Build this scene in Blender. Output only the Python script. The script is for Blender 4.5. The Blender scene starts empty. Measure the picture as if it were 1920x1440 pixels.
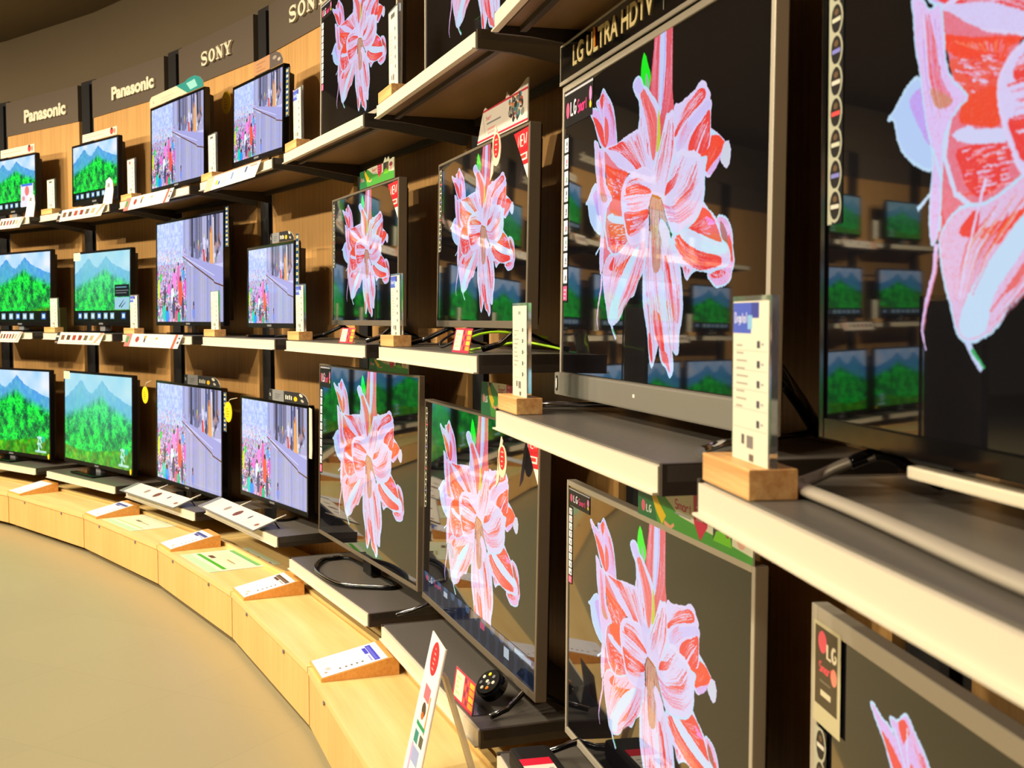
import bpy, bmesh, math, random
import numpy as np
from mathutils import Matrix, Vector
random.seed(7); rng = np.random.default_rng(7)
scene = bpy.context.scene
COL = scene.collection
PI = math.pi
EYE = 1.325                      # eye height above the floor
TH0, DEL, W = -0.8122, -0.1041, 1.2   # heading of bay 0, turn per bay, bay width

# ---------------------------------------------------------------- painter (procedural pictures)
class Cv:
    def __init__(s, w, h, bg, ss=2):
        s.ss = ss; s.w = w; s.h = h
        s.a = np.ones((h*ss, w*ss, 3), np.float32)*np.array(bg, np.float32)
    def poly(s, pts, col, al=1.0):
        p = np.array(pts, float)*s.ss
        H_, W_ = s.a.shape[:2]
        x0 = max(0, int(p[:, 0].min())-1); x1 = min(W_, int(p[:, 0].max())+2)
        y0 = max(0, int(p[:, 1].min())-1); y1 = min(H_, int(p[:, 1].max())+2)
        if x1 <= x0 or y1 <= y0: return
        X = np.arange(x0, x1)[None, :]+.5; Y = np.arange(y0, y1)[:, None]+.5
        m = np.zeros((y1-y0, x1-x0), bool)
        n = len(p)
        for i in range(n):
            ax, ay = p[i]; bx, by = p[(i+1) % n]
            if ay == by: continue
            c = ((ay > Y) != (by > Y)) & (X < (bx-ax)*(Y-ay)/(by-ay)+ax)
            m ^= c
        r = s.a[y0:y1, x0:x1]
        r[m] = r[m]*(1-al)+np.array(col, np.float32)*al
    def line(s, pts, w, col, w1=None, al=1.0):
        P = [np.array(q, float) for q in pts]; n = len(P); L = []; R = []
        w1 = w if w1 is None else w1
        for i in range(n):
            d = P[min(i+1, n-1)]-P[max(i-1, 0)]; l = np.hypot(*d) or 1
            nn = np.array([-d[1], d[0]])/l
            t = i/(n-1); ww = (w*(1-t)+w1*t)/2
            L.append(P[i]+nn*ww); R.append(P[i]-nn*ww)
        s.poly(L+R[::-1], col, al)
    def rect(s, x0, y0, x1, y1, col, al=1.0):
        k = s.ss; r = s.a[max(0, int(y0*k)):int(y1*k), max(0, int(x0*k)):int(x1*k)]
        r[:] = r*(1-al)+np.array(col, np.float32)*al
    def ell(s, cx, cy, rx, ry, col, al=1.0, rot=0):
        t = np.linspace(0, 2*PI, 24, endpoint=False)
        x = rx*np.cos(t); y = ry*np.sin(t); c, q = math.cos(rot), math.sin(rot)
        s.poly(np.stack([cx+x*c-y*q, cy+x*q+y*c], 1), col, al)
    def text(s, txt, x, y, h, col, w=None, sp=.25, asp=.62):
        w = w or h*.16
        for ch in txt:
            g = GLY.get(ch)
            a = asp*(1.25 if ch in 'mMW' else .5 if ch in 'itI1' else 1)
            if g:
                for st in g: s.line([(x+px*h*a, y+py*h) for px, py in st], w, col)
            x += h*(a+sp)
    def image(s, name):
        a = s.a.reshape(s.h, s.ss, s.w, s.ss, 3).mean((1, 3))
        a = np.clip(a[::-1], 0, 1)
        px = np.ones((s.h, s.w, 4), np.float32); px[..., :3] = a
        im = bpy.data.images.new(name, s.w, s.h)
        im.pixels.foreach_set(px.ravel()); im.update(); im.pack()
        return im
def arc(cx, cy, rx, ry, a0, a1, n=10):
    return [(cx+rx*math.cos(math.radians(a0+(a1-a0)*i/n)), cy+ry*math.sin(math.radians(a0+(a1-a0)*i/n))) for i in range(n+1)]
GLY = {
 'L': [[(0, 0), (0, 1), (1, 1)]], 'G': [arc(.5, .5, .5, .5, -50, -350)+[(1, .55), (.55, .55)]],
 'S': [arc(.5, .25, .45, .25, -30, -270)+arc(.5, .75, .45, .25, -90, 150)],
 'm': [[(0, .4), (0, 1)], [(0, .5), (.25, .4), (.5, .55), (.5, 1)], [(.5, .55), (.75, .4), (1, .55), (1, 1)]],
 'a': [arc(.5, .7, .45, .3, 0, 360), [(1, .4), (1, 1)]], 'r': [[(0, .4), (0, 1)], [(0, .6), (.4, .4), (.9, .45)]],
 't': [[(.5, .1), (.5, 1)], [(0, .4), (1, .4)]], 'N': [[(0, 1), (0, 0), (1, 1), (1, 0)]],
 'E': [[(1, 0), (0, 0), (0, 1), (1, 1)], [(0, .5), (.8, .5)]], 'W': [[(0, 0), (.25, 1), (.5, .45), (.75, 1), (1, 0)]],
 'D': [[(0, 0), (0, 1)], [(0, 0), (.6, .05), (1, .5), (.6, .95), (0, 1)]], 'i': [[(.5, .4), (.5, 1)]],
 'g': [arc(.5, .65, .45, .25, 0, 360), [(1, .4), (1, 1.1), (.2, 1.2)]], 'l': [[(.5, 0), (.5, 1)]],
 'H': [[(0, 0), (0, 1)], [(1, 0), (1, 1)], [(0, .5), (1, .5)]], 'U': [[(0, 0), (0, .8), (.5, 1), (1, .8), (1, 0)]]}

# ---- the flower picture: red and white striped amaryllis on black
HM = [0.000864105, 9.676e-06, -0.070728, 5.96789e-05, -0.000406894, 0.890276, 0.000310214, -1.70395e-06]
FW, FH = 1440, 810
def K(pts, c=2):
    out = []
    for X, Y in pts:
        if c == 1: Y -= 1008
        if c == 3: Y += 960
        q = HM[6]*X+HM[7]*Y+1
        out.append(((HM[0]*X+HM[1]*Y+HM[2])/q*FW, (1-(HM[3]*X+HM[4]*Y+HM[5])/q)*FH))
    return out
def sm(P, n=3):
    Q = [np.array(p, float) for p in P]; m = len(Q); out = []
    for i in range(m):
        a, b, c, d = Q[i-1], Q[i], Q[(i+1) % m], Q[(i+2) % m]
        for k in range(n):
            t = k/n; out.append(tuple(.5*((2*b)+(c-a)*t+(2*a-5*b+4*c-d)*t*t+(3*b-a-3*c+d)*t**3)))
    return out
WH = (.90, .86, 1.0); BW = (.78, .90, 1.0); PK = (.94, .70, .84); RD = (.96, .27, .25); RO = (1., .30, .20); VI = (.80, .64, 1.0)
def flower():
    c = Cv(FW, FH, (.010, .008, .012))
    def lerp(A, t):
        A = np.array(A, float); n = len(A)-1; s = t*n; i = min(int(s), n-1); f = s-i
        return A[i]*(1-f)+A[i+1]*f
    def streak(A, B, n, cols, w=3.2, crop=2, lo=(0, .45), hi=(.5, 1.), al=.95):
        A = K(A, crop); B = K(B, crop)
        n = int(n*1.7)
        for k in range(n):
            s = (k+random.random()*.8)/n; t0 = random.uniform(*lo); t1 = random.uniform(*hi)
            pts = []
            for j in range(7):
                t = t0+(t1-t0)*j/6; pts.append(lerp(A, t)*(1-s)+lerp(B, t)*s)
            ww = w*random.uniform(.3, 1.05)
            c.line(pts, ww, random.choice(cols), ww*.25, al)
    def edge(P, crop, col=BW, w=4, closed=True):
        p = K(P, crop); c.line(p+([p[0]] if closed else []), w, col)
    def blob(P, crop, col, ecol=WH, w=5):
        P = sm(P); c.poly(K(P, crop), col)
        if ecol: edge(P, crop, ecol, w)
    # stem
    c.poly(K(sm([(890, -300), (890, 165), (862, 480), (850, 640), (838, 800), (900, 1200), (960, 1200), (1060, 860), (1050, 640), (1055, 60), (1056, -300)]), 1), (.90, .36, .42))
    streak([(900, 120), (862, 640), (900, 1100)], [(1050, 60), (1048, 640), (960, 1150)], 26, [(.97, .55, .6), (.85, .27, .34), PK], 3, 1)
    c.poly(K(sm([(945, -300), (945, 135), (930, 400), (920, 860), (945, 870), (968, 700), (992, 420), (996, 95), (996, -300)]), 1), (.80, .84, 1.))
    c.line(K([(985, -100), (985, 300), (955, 800)], 1), 5, VI)
    c.line(K([(950, -100), (935, 300), (925, 800)], 1), 4, PK)
    # leaf
    c.poly(K(sm([(795, 318), (815, 350), (838, 450), (856, 520), (848, 620), (828, 690), (800, 640), (770, 605), (766, 500), (778, 380)]), 1), (.03, .95, .12))
    c.poly(K(sm([(812, 500), (845, 600), (832, 690), (806, 640)]), 1), (.55, .78, .6))
    c.line(K([(757, 740), (757, 1000), (770, 1200)], 1), 6, (.6, 1, .6))
    # A upper-left bud
    A = [(430, 645), (455, 690), (490, 750), (520, 830), (540, 980), (549, 1100), (547, 1150), (500, 1172), (440, 1190), (400, 1150), (370, 1050), (345, 950), (310, 870), (293, 812), (308, 800), (340, 828), (362, 822), (385, 850), (366, 772), (395, 740), (408, 700)]
    blob(A, 1, (.88, .74, .98), BW, 5)
    c.poly(K(sm([(335, 900), (380, 930), (425, 1010), (455, 1170), (425, 1160), (392, 1080), (355, 970)]), 1), RD)
    c.poly(K(sm([(398, 745), (424, 692), (440, 735), (425, 800), (415, 835)]), 1), RD)
    c.poly(K(sm([(446, 895), (476, 980), (472, 1120), (450, 1155), (440, 1010)]), 1), (.96, .38, .38))
    streak([(430, 690), (490, 900), (500, 1150)], [(480, 760), (540, 980), (540, 1150)], 12, [RD, VI, (.9, .4, .7), PK], 4, 1)
    c.line(K([(385, 800), (425, 960), (445, 1150)], 1), 5, BW, 3); c.line(K([(432, 720), (430, 860), (440, 990)], 1), 5, (.85, .9, 1), 3)
    # I right top petal
    I = [(1062, 860), (1075, 790), (1120, 780), (1200, 710), (1250, 660), (1290, 600), (1320, 578), (1350, 595), (1362, 640), (1388, 690), (1385, 752), (1400, 762), (1398, 820), (1392, 850), (1392, 980), (1397, 1010), (1450, 1050), (1480, 1082), (1520, 1130), (1480, 1240), (1440, 1330), (1400, 1420), (1360, 1440), (1300, 1380), (1150, 1300), (1060, 1250), (1050, 1000)]
    blob(I, 1, (.88, .84, 1.), WH, 5)
    c.poly(K(sm([(1300, 640), (1340, 650), (1350, 700), (1320, 760), (1250, 835), (1190, 905), (1130, 985), (1080, 1080), (1068, 1050), (1120, 930), (1190, 780), (1250, 700)]), 1), RD)
    streak([(1290, 620), (1170, 760), (1072, 940)], [(1340, 700), (1230, 850), (1072, 1080)], 22, [WH, PK, RO], 3.2, 1)
    c.poly(K(sm([(1345, 880), (1386, 840), (1388, 990), (1372, 1160), (1300, 1260), (1200, 1240), (1200, 1130), (1255, 1010), (1310, 940)]), 1), RD)
    c.poly(K(sm([(1328, 785), (1345, 760), (1385, 752), (1397, 800), (1345, 870), (1262, 962), (1190, 1080), (1110, 1230), (1080, 1230), (1090, 1120), (1160, 980), (1230, 900)]), 1), (.84, .80, 1.))
    streak([(1370, 860), (1270, 1010), (1200, 1230)], [(1386, 990), (1372, 1100), (1320, 1250)], 16, [PK, WH, RO], 3, 1)
    c.line(K([(1360, 980), (1310, 1100), (1262, 1240)], 1), 2, WH, 10)
    streak([(1200, 900), (1120, 1050), (1080, 1200)], [(1260, 960), (1190, 1100), (1130, 1230)], 12, [(.97, .5, .6), PK, WH], 3, 1)
    # J far right red lobe
    J = [(1400, 1075), (1440, 1062), (1480, 1080), (1520, 1132), (1500, 1192), (1460, 1262), (1400, 1335), (1350, 1400), (1330, 1290), (1290, 1250), (1375, 1180)]
    blob(J, 1, RO, None)
    streak([(1420, 1080), (1360, 1240), (1330, 1330)], [(1510, 1140), (1440, 1280), (1360, 1400)], 12, [(.98, .45, .4), (.9, .25, .22)], 3, 1)
    c.poly(K(sm([(1395, 1010), (1448, 1050), (1440, 1064), (1400, 1060)]), 1), BW)
    c.poly(K(sm([(1512, 1180), (1470, 1300), (1430, 1385), (1390, 1425), (1362, 1412), (1375, 1378), (1430, 1310), (1478, 1235)]), 1), (.88, .74, .98))
    c.poly(K(sm([(1518, 1128), (1556, 1120), (1573, 1200), (1562, 1320), (1530, 1364), (1480, 1292), (1500, 1200)]), 1), (.84, .86, .92))
    edge([(1518, 1128), (1556, 1120), (1573, 1200), (1562, 1320), (1530, 1364), (1480, 1292), (1500, 1200)], 1, WH, 3)
    # B centre-left upright petal
    B = [(745, 535), (772, 560), (790, 620), (822, 640), (860, 700), (905, 760), (930, 850), (934, 1000), (920, 1190), (895, 1300), (865, 1385), (830, 1370), (770, 1370), (740, 1250), (745, 1000), (755, 900), (750, 760), (720, 700), (695, 625), (712, 565)]
    blob(B, 1, (.86, .84, 1.), BW, 5)
    c.poly(K(sm([(782, 640), (815, 680), (862, 770), (900, 860), (912, 950), (905, 1150), (885, 1290), (862, 1250), (838, 1080), (815, 940), (790, 820), (762, 700)]), 1), (.95, .45, .45))
    streak([(790, 660), (850, 800), (900, 950), (890, 1270)], [(770, 700), (810, 900), (845, 1100), (870, 1280)], 16, [RD, PK, (.97, .6, .65)], 3.5, 1)
    c.poly(K(sm([(745, 545), (775, 600), (790, 640), (760, 690), (735, 680), (702, 625)]), 1), (.82, .78, 1.))
    streak([(765, 880), (770, 1100), (790, 1350)], [(830, 1000), (845, 1200), (860, 1370)], 12, [RD, WH, PK, BW], 5, 1)
    c.poly(K(sm([(928, 830), (942, 1000), (938, 1175), (905, 1212), (915, 1050), (918, 920)]), 1), (.80, .82, .25))
    # C mid-left fan petal
    C = [(748, 1020), (690, 1050), (630, 1085), (560, 1145), (500, 1168), (440, 1190), (428, 1240), (440, 1310), (560, 1350), (700, 1420), (780, 1400), (865, 1395), (830, 1250), (780, 1100)]
    blob(C, 1, (.87, .83, 1.), WH, 5)
    c.poly(K(sm([(590, 1125), (650, 1150), (720, 1260), (775, 1362), (735, 1385), (690, 1330), (620, 1262), (560, 1215), (470, 1190), (540, 1160)]), 1), RD)
    streak([(600, 1120), (680, 1240), (760, 1370)], [(748, 1030), (790, 1200), (840, 1380)], 22, [RD, (.96, .45, .5), WH, WH], 3.4, 1, (0, .2), (.7, 1))
    streak([(470, 1190), (600, 1230), (740, 1390)], [(600, 1130), (680, 1230), (770, 1370)], 12, [WH, PK, RD], 2.6, 1)
    # D left narrow petal, E violet blob
    E_ = [(365, 500), (330, 540), (292, 640), (270, 685), (290, 690), (300, 780), (320, 860), (360, 925), (408, 952), (415, 800), (400, 600)]
    blob(E_, 2, (.74, .84, 1.), BW, 5)
    c.poly(K(sm([(338, 600), (392, 560), (410, 800), (398, 840), (360, 720)]), 2), VI, .8)
    F = [(430, 200), (560, 350), (650, 400), (610, 520), (600, 700), (620, 900), (650, 1000), (600, 1150), (520, 1330), (430, 1330), (405, 1150), (415, 900), (420, 700), (470, 650), (450, 400)]
    blob(F, 2, (.93, .50, .58), None)
    c.poly(K(sm([(440, 320), (520, 358), (655, 400), (622, 442), (602, 500), (520, 470), (452, 405)]), 2), RO)
    streak([(460, 350), (540, 430)], [(640, 400), (600, 500)], 10, [(1, .55, .4), PK], 4, 2)
    c.poly(K(sm([(460, 440), (600, 510), (595, 600), (520, 640), (480, 560)]), 2), (.97, .38, .30))
    for _ in range(70): 
        q = (random.uniform(465, 590), random.uniform(450, 620)); c.line(K([q, (q[0]+20, q[1]+8)], 2), 3, random.choice([WH, RD, PK]), 1)
    c.poly(K(sm([(500, 640), (590, 608), (592, 782), (520, 765), (484, 742)]), 2), (.98, .32, .20))
    c.poly(K(sm([(478, 870), (605, 872), (622, 950), (590, 1060), (540, 1105), (505, 1060), (488, 980)]), 2), RD)
    for _ in range(60):
        q = (random.uniform(490, 610), random.uniform(880, 1090)); c.line(K([q, (q[0]+24, q[1]-6)], 2), 3.2, random.choice([WH, (1, .6, .6), RO, PK]), 1)
    c.poly(K(sm([(462, 795), (510, 768), (530, 788), (600, 798), (610, 862), (550, 862), (490, 842)]), 2), (.86, .86, 1.))
    c.line(K([(470, 640), (450, 760), (440, 900), (470, 1080), (520, 1150)], 2), 15, (.84, .88, 1.), 8)
    c.line(K([(430, 700), (425, 900), (425, 1100), (440, 1260)], 2), 8, RD, 3)
    c.poly(K(sm([(508, 1182), (542, 1168), (524, 1262), (476, 1310)]), 2), RO)
    D = [(348, 115), (378, 122), (400, 185), (430, 170), (440, 300), (452, 500), (495, 600), (505, 640), (478, 682), (440, 800), (432, 1000), (420, 1250), (400, 1312), (395, 1150), (405, 950), (402, 850), (385, 700), (372, 500), (357, 350), (352, 200)]
    blob(D, 2, (.90, .80, 1.), BW, 4)
    c.poly(K(sm([(394, 200), (418, 350), (432, 520), (466, 640), (430, 665), (402, 560), (392, 400)]), 2), (.95, .55, .66))
    c.poly(K(sm([(400, 560), (440, 600), (465, 640), (432, 670), (410, 640)]), 2), (.85, .60, .50))
    streak([(370, 150), (380, 500), (410, 800)], [(425, 200), (440, 500), (470, 660)], 10, [PK, RD, WH, VI], 4, 2)
    edge([(405, 850), (430, 1000), (425, 1250)], 2, BW, 6, False)
    c.line(K([(398, 1070), (360, 1140)], 2), 5, BW, 8)
    # N lower-left petal
    N = [(830, -10), (800, 200), (785, 335), (740, 420), (705, 545), (662, 572), (612, 650), (592, 722), (552, 790), (505, 820), (472, 775), (455, 650), (440, 560), (425, 400), (430, 300), (480, 190), (560, 170), (640, 80), (700, 0)]
    blob(N, 3, (.91, .78, .93), BW, 5)
    c.poly(K(sm([(545, 300), (620, 240), (690, 170), (655, 245), (602, 362), (545, 342)]), 3), RO)
    c.poly(K(sm([(478, 305), (520, 208), (538, 222), (520, 325)]), 3), RD)
    c.poly(K(sm([(775, 80), (735, 230), (692, 385), (645, 545), (602, 600), (545, 720), (635, 500), (700, 330), (745, 180)]), 3), (.95, .45, .45))
    streak([(800, 60), (710, 380), (560, 720)], [(790, 300), (700, 520), (560, 780)], 18, [RD, PK, WH, (.9, .5, .6)], 3, 3)
    streak([(600, 150), (500, 350), (465, 600)], [(720, 30), (560, 420), (490, 760)], 18, [RD, PK, WH, WH, (.97, .6, .4)], 3.5, 3)
    c.poly(K(sm([(748, 90), (735, 180), (690, 300), (640, 430), (575, 600), (552, 760), (500, 800), (478, 750), (500, 610), (560, 440), (620, 300), (690, 170)]), 3), (.80, .90, 1.))
    c.line(K([(620, 300), (560, 440), (515, 600)], 3), 3, PK)
    c.line(K([(555, 60), (530, 220), (500, 420), (480, 620)], 3), 7, WH, 4)
    c.line(K([(498, 812), (515, 870), (540, 950)], 3), 13, (.80, .86, 1.), 11)
    c.line(K([(512, 850), (548, 940)], 3), 6, (.25, .7, .4), 5)
    c.line(K([(415, 350), (408, 480), (382, 640), (370, 770), (382, 865)], 3), 13, (.90, .78, .98), 4)
    c.line(K([(420, 400), (412, 500), (385, 660), (376, 770)], 3), 5, (.85, .5, .6), 2)
    # L lower right lobe and M side petal
    M = [(1450, 808), (1520, 800), (1562, 860), (1588, 960), (1592, 1080), (1604, 1180), (1598, 1245), (1582, 1290), (1575, 1350), (1540, 1402), (1475, 1432), (1430, 1425), (1398, 1385), (1365, 1330), (1380, 1200), (1450, 1000)]
    blob(M, 2, (.92, .74, .94), BW, 5)
    c.poly(K(sm([(1480, 838), (1522, 895), (1552, 1000), (1535, 1045), (1488, 985)]), 2), (.70, .35, .32))
    c.poly(K(sm([(1552, 960), (1582, 1040), (1594, 1190), (1572, 1190), (1545, 1060)]), 2), RD)
    L = [(1310, 662), (1370, 730), (1432, 800), (1470, 900), (1492, 1000), (1535, 1050), (1565, 1120), (1560, 1210), (1500, 1262), (1440, 1275), (1400, 1302), (1330, 1292), (1260, 1282), (1215, 1318), (1180, 1366), (1158, 1332), (1140, 1252), (1100, 1222), (1070, 1120), (1040, 1000), (1080, 940), (1160, 900), (1260, 800)]
    blob(L, 2, (.90, .84, 1.), BW, 5)
    c.poly(K(sm([(1300, 718), (1372, 742), (1432, 842), (1472, 945), (1490, 1042), (1420, 1022), (1300, 965), (1175, 895), (1250, 812)]), 2), RD)
    c.poly(K(sm([(1350, 795), (1420, 832), (1430, 862), (1370, 872)]), 2), (.98, .55, .90))
    streak([(1300, 730), (1250, 830), (1180, 900)], [(1470, 960), (1380, 960), (1220, 920)], 14, [PK, WH, RO, RO], 3.4, 2)
    c.poly(K(sm([(1082, 955), (1130, 975), (1205, 1055), (1310, 1115), (1475, 1155), (1485, 1232), (1402, 1262), (1300, 1282), (1222, 1235), (1160, 1130), (1100, 1040)]), 2), RD)
    streak([(1080, 960), (1180, 1080), (1330, 1140), (1480, 1170)], [(1060, 1040), (1140, 1180), (1240, 1260), (1340, 1290)], 26, [WH, PK, RO, RD, (1, .62, .5)], 3.4, 2, (0, .35), (.55, 1))
    c.poly(K(sm([(1108, 935), (1180, 902), (1292, 950), (1402, 1002), (1525, 1048), (1545, 1112), (1482, 1142), (1382, 1132), (1262, 1092), (1158, 1020)]), 2), (.84, .90, 1.))
    c.line(K([(1180, 940), (1300, 990), (1480, 1060)], 2), 3, WH)
    c.poly(K(sm([(1398, 1312), (1480, 1278), (1525, 1300), (1500, 1342), (1410, 1352)]), 2), RD)
    streak([(1400, 1310), (1460, 1360)], [(1500, 1280), (1540, 1360)], 8, [PK, WH], 5, 2)
    streak([(1100, 1230), (1140, 1260), (1175, 1350)], [(1200, 1250), (1200, 1290), (1190, 1330)], 8, [RD, WH, PK], 4, 2)
    # O bottom centre petal
    O = [(830, -20), (1030, 30), (1070, 130), (1112, 270), (1128, 420), (1140, 620), (1130, 780), (1108, 900), (1102, 1062), (1076, 1082), (1045, 1045), (1056, 1180), (1046, 1262), (1022, 1292), (992, 1205), (960, 1172), (935, 1092), (930, 1000), (915, 1010), (890, 1122), (865, 1202), (845, 1150), (833, 1000), (823, 870), (798, 720), (785, 600), (785, 400), (790, 290), (812, 180)]
    blob(O, 3, (.87, .85, 1.), BW, 6)
    c.poly(K(sm([(878, 690), (930, 720), (952, 820), (978, 1042), (965, 1080), (940, 1045), (910, 962), (885, 860)]), 3), RD)
    c.poly(K(sm([(985, 180), (1020, 300), (1055, 560), (1040, 610), (1010, 430), (980, 260)]), 3), RD)
    c.poly(K(sm([(1040, 480), (1085, 540), (1112, 620), (1100, 800), (1062, 770), (1040, 640)]), 3), (.96, .48, .56))
    c.poly(K(sm([(842, 880), (866, 1000), (868, 1160), (850, 1120), (835, 980)]), 3), RD)
    c.poly(K(sm([(948, 1060), (1000, 1080), (1025, 1250), (992, 1190), (960, 1140)]), 3), (.96, .45, .45))
    streak([(820, 60), (800, 400), (835, 800), (860, 1150)], [(900, 60), (930, 500), (980, 900), (1020, 1250)], 30, [RD, (.96, .5, .55), PK, WH, WH, BW], 4.2, 3, (0, .6), (.4, 1))
    streak([(930, 40), (960, 500), (1000, 850), (1030, 1200)], [(1060, 150), (1110, 450), (1120, 700), (1085, 1050)], 30, [RD, RD, PK, WH, WH], 4.2, 3, (0, .5), (.4, 1))
    c.line(K([(800, 320), (812, 560), (870, 740)], 3), 15, (.78, .84, 1.), 4)
    c.line(K([(960, 330), (975, 560), (1010, 800), (1040, 1000)], 3), 12, BW, 6)
    # H tall centre petals
    Hh = [(990, 900), (930, 1190), (880, 1340), (855, 1450), (860, 1590), (900, 1620), (975, 1620), (1010, 1490), (1085, 1260), (1066, 1100), (1062, 850), (1020, 870)]
    blob(Hh, 1, (.90, .86, 1.), BW, 3)
    streak([(1010, 900), (900, 1330), (868, 1590)], [(1062, 880), (1060, 1200), (970, 1610)], 26, [RD, PK, WH, (.95, .55, .65), BW], 4, 1, (0, .5), (.5, 1))
    # G centre-left round petal
    G = [(790, 352), (852, 388), (868, 480), (862, 560), (870, 600), (842, 680), (832, 720), (835, 900), (812, 990), (762, 1022), (690, 1045), (648, 1002), (620, 880), (602, 780), (588, 640), (600, 540), (640, 450), (700, 400), (745, 370)]
    blob(G, 2, (.88, .84, 1.), WH, 6)
    c.poly(K(sm([(636, 520), (700, 488), (762, 498), (842, 545), (852, 585), (740, 592), (640, 602)]), 2), RD)
    c.poly(K(sm([(618, 760), (722, 755), (828, 728), (828, 800), (752, 882), (690, 955), (652, 962), (628, 860)]), 2), RD)
    streak([(640, 480), (740, 440), (850, 500)], [(610, 620), (720, 590), (855, 600)], 22, [RD, WH, PK, RO], 3.2, 2, (0, .3), (.5, 1))
    streak([(605, 640), (720, 620), (860, 600)], [(612, 740), (720, 740), (840, 690)], 12, [WH, PK, (.95, .5, .6)], 3.4, 2)
    streak([(612, 760), (720, 760), (830, 720)], [(660, 990), (760, 940), (832, 860)], 24, [WH, RD, PK, RO], 3.4, 2, (0, .4), (.5, 1))
    # K right round petal
    Kp = [(1050, 300), (1085, 240), (1140, 208), (1190, 230), (1240, 222), (1300, 262), (1360, 258), (1345, 330), (1338, 430), (1338, 560), (1322, 660), (1292, 762), (1232, 852), (1160, 912), (1100, 950), (1060, 955), (1018, 890), (988, 800), (955, 690), (945, 640), (970, 600), (1010, 500), (1035, 400)]
    blob(Kp, 2, (.88, .86, 1.), BW, 6)
    c.poly(K(sm([(1000, 505), (1060, 440), (1110, 395), (1065, 520), (1012, 582), (980, 605)]), 2), RD)
    c.poly(K(sm([(1242, 490), (1232, 560), (1182, 642), (1122, 715), (1060, 738), (1000, 722), (958, 682), (1050, 705), (1110, 642), (1182, 560)]), 2), (.96, .42, .40))
    streak([(1120, 240), (1040, 420), (985, 600)], [(1330, 300), (1240, 560), (1060, 700)], 30, [WH, PK, (.95, .5, .55), RD, WH], 3.6, 2, (0, .4), (.55, 1))
    streak([(960, 680), (1060, 720), (1200, 600), (1300, 400)], [(1020, 860), (1120, 860), (1250, 760), (1330, 560)], 24, [WH, PK, (.88, .6, .85), (.95, .5, .6)], 3.4, 2, (0, .3), (.6, 1))
    edge([(1085, 240), (1140, 208), (1190, 230), (1240, 222), (1300, 262)], 2, (.9, .88, 1), 14, False)
    # stamen throat
    c.poly(K(sm([(868, 600), (945, 628), (968, 720), (995, 850), (965, 900), (945, 1060), (940, 1260), (880, 1300), (862, 1100), (850, 850), (842, 700)]), 2), (.80, .62, .55))
    streak([(870, 620), (860, 850), (885, 1280)], [(945, 640), (960, 850), (935, 1250)], 16, [(.93, .8, .6), (.6, .42, .35), (.93, .6, .6), PK, (.75, .45, .25)], 5, 2)
    c.line(K([(866, 600), (905, 618), (948, 632)], 2), 5, (.75, .45, .08)); c.line(K([(868, 602), (845, 690), (838, 760)], 2), 4, (.55, .35, .2)); c.line(K([(950, 640), (990, 800), (1030, 930)], 2), 4, (.55, .42, .35))
    streak([(850, 850), (835, 1050), (820, 1250)], [(1000, 900), (1030, 1080), (1060, 1280)], 18, [PK, RD, WH, (.95, .75, .7)], 4.5, 2)
    blob([(946, 820), (1000, 882), (1028, 970), (1002, 1100), (990, 1142), (968, 1110), (948, 980), (928, 900)], 2, (.93, .86, 1), BW, 3)
    # ragged vein texture
    H_, W_ = c.a.shape[:2]
    for sc, am in ((9, 3.5), (4, 1.6)):
        dx = ((noise2(H_, W_, sc, 31)-.5)*am*2).astype(int); dy = ((noise2(H_, W_, sc, 32)-.5)*am*2).astype(int)
        yy, xx = np.mgrid[0:H_, 0:W_]; c.a = c.a[np.clip(yy+dy, 0, H_-1), np.clip(xx+dx, 0, W_-1)]
    lum = c.a.sum(-1, keepdims=True); red = (c.a[..., :1]-c.a[..., 1:2])
    n = noise2(H_, W_, 5, 33)[..., None]*.6+noise2(H_, W_, 2, 34)[..., None]*.4
    k = np.clip((n-.60)*5, 0, 1)*(lum > .4)*np.clip(red*2.2, 0, 1)
    c.a = c.a*(1-.22*k)+np.array([.98, .80, .90], np.float32)*.22*k
    k = np.clip((.40-n)*5, 0, 1)*(lum > .4)*np.clip(red*6, 0, 1)
    c.a = c.a*(1-.40*k)+np.array([.97, .30, .30], np.float32)*.40*k
    c.a = np.where(lum > .15, c.a, c.a).astype(np.float32)
    return c.image('flower_picture')

def noise2(h, w, cell, seed):
    r = np.random.default_rng(seed); gh, gw = h//cell+3, w//cell+3
    g = r.random((gh, gw)); y = np.arange(h)/cell; x = np.arange(w)/cell
    yi = y.astype(int); xi = x.astype(int); fy = (y-yi)[:, None]; fx = (x-xi)[None, :]
    fy = fy*fy*(3-2*fy); fx = fx*fx*(3-2*fx)
    a = g[yi][:, xi]; b = g[yi][:, xi+1]; c_ = g[yi+1][:, xi]; d = g[yi+1][:, xi+1]
    return (a*(1-fx)+b*fx)*(1-fy)+(c_*(1-fx)+d*fx)*fy

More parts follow.
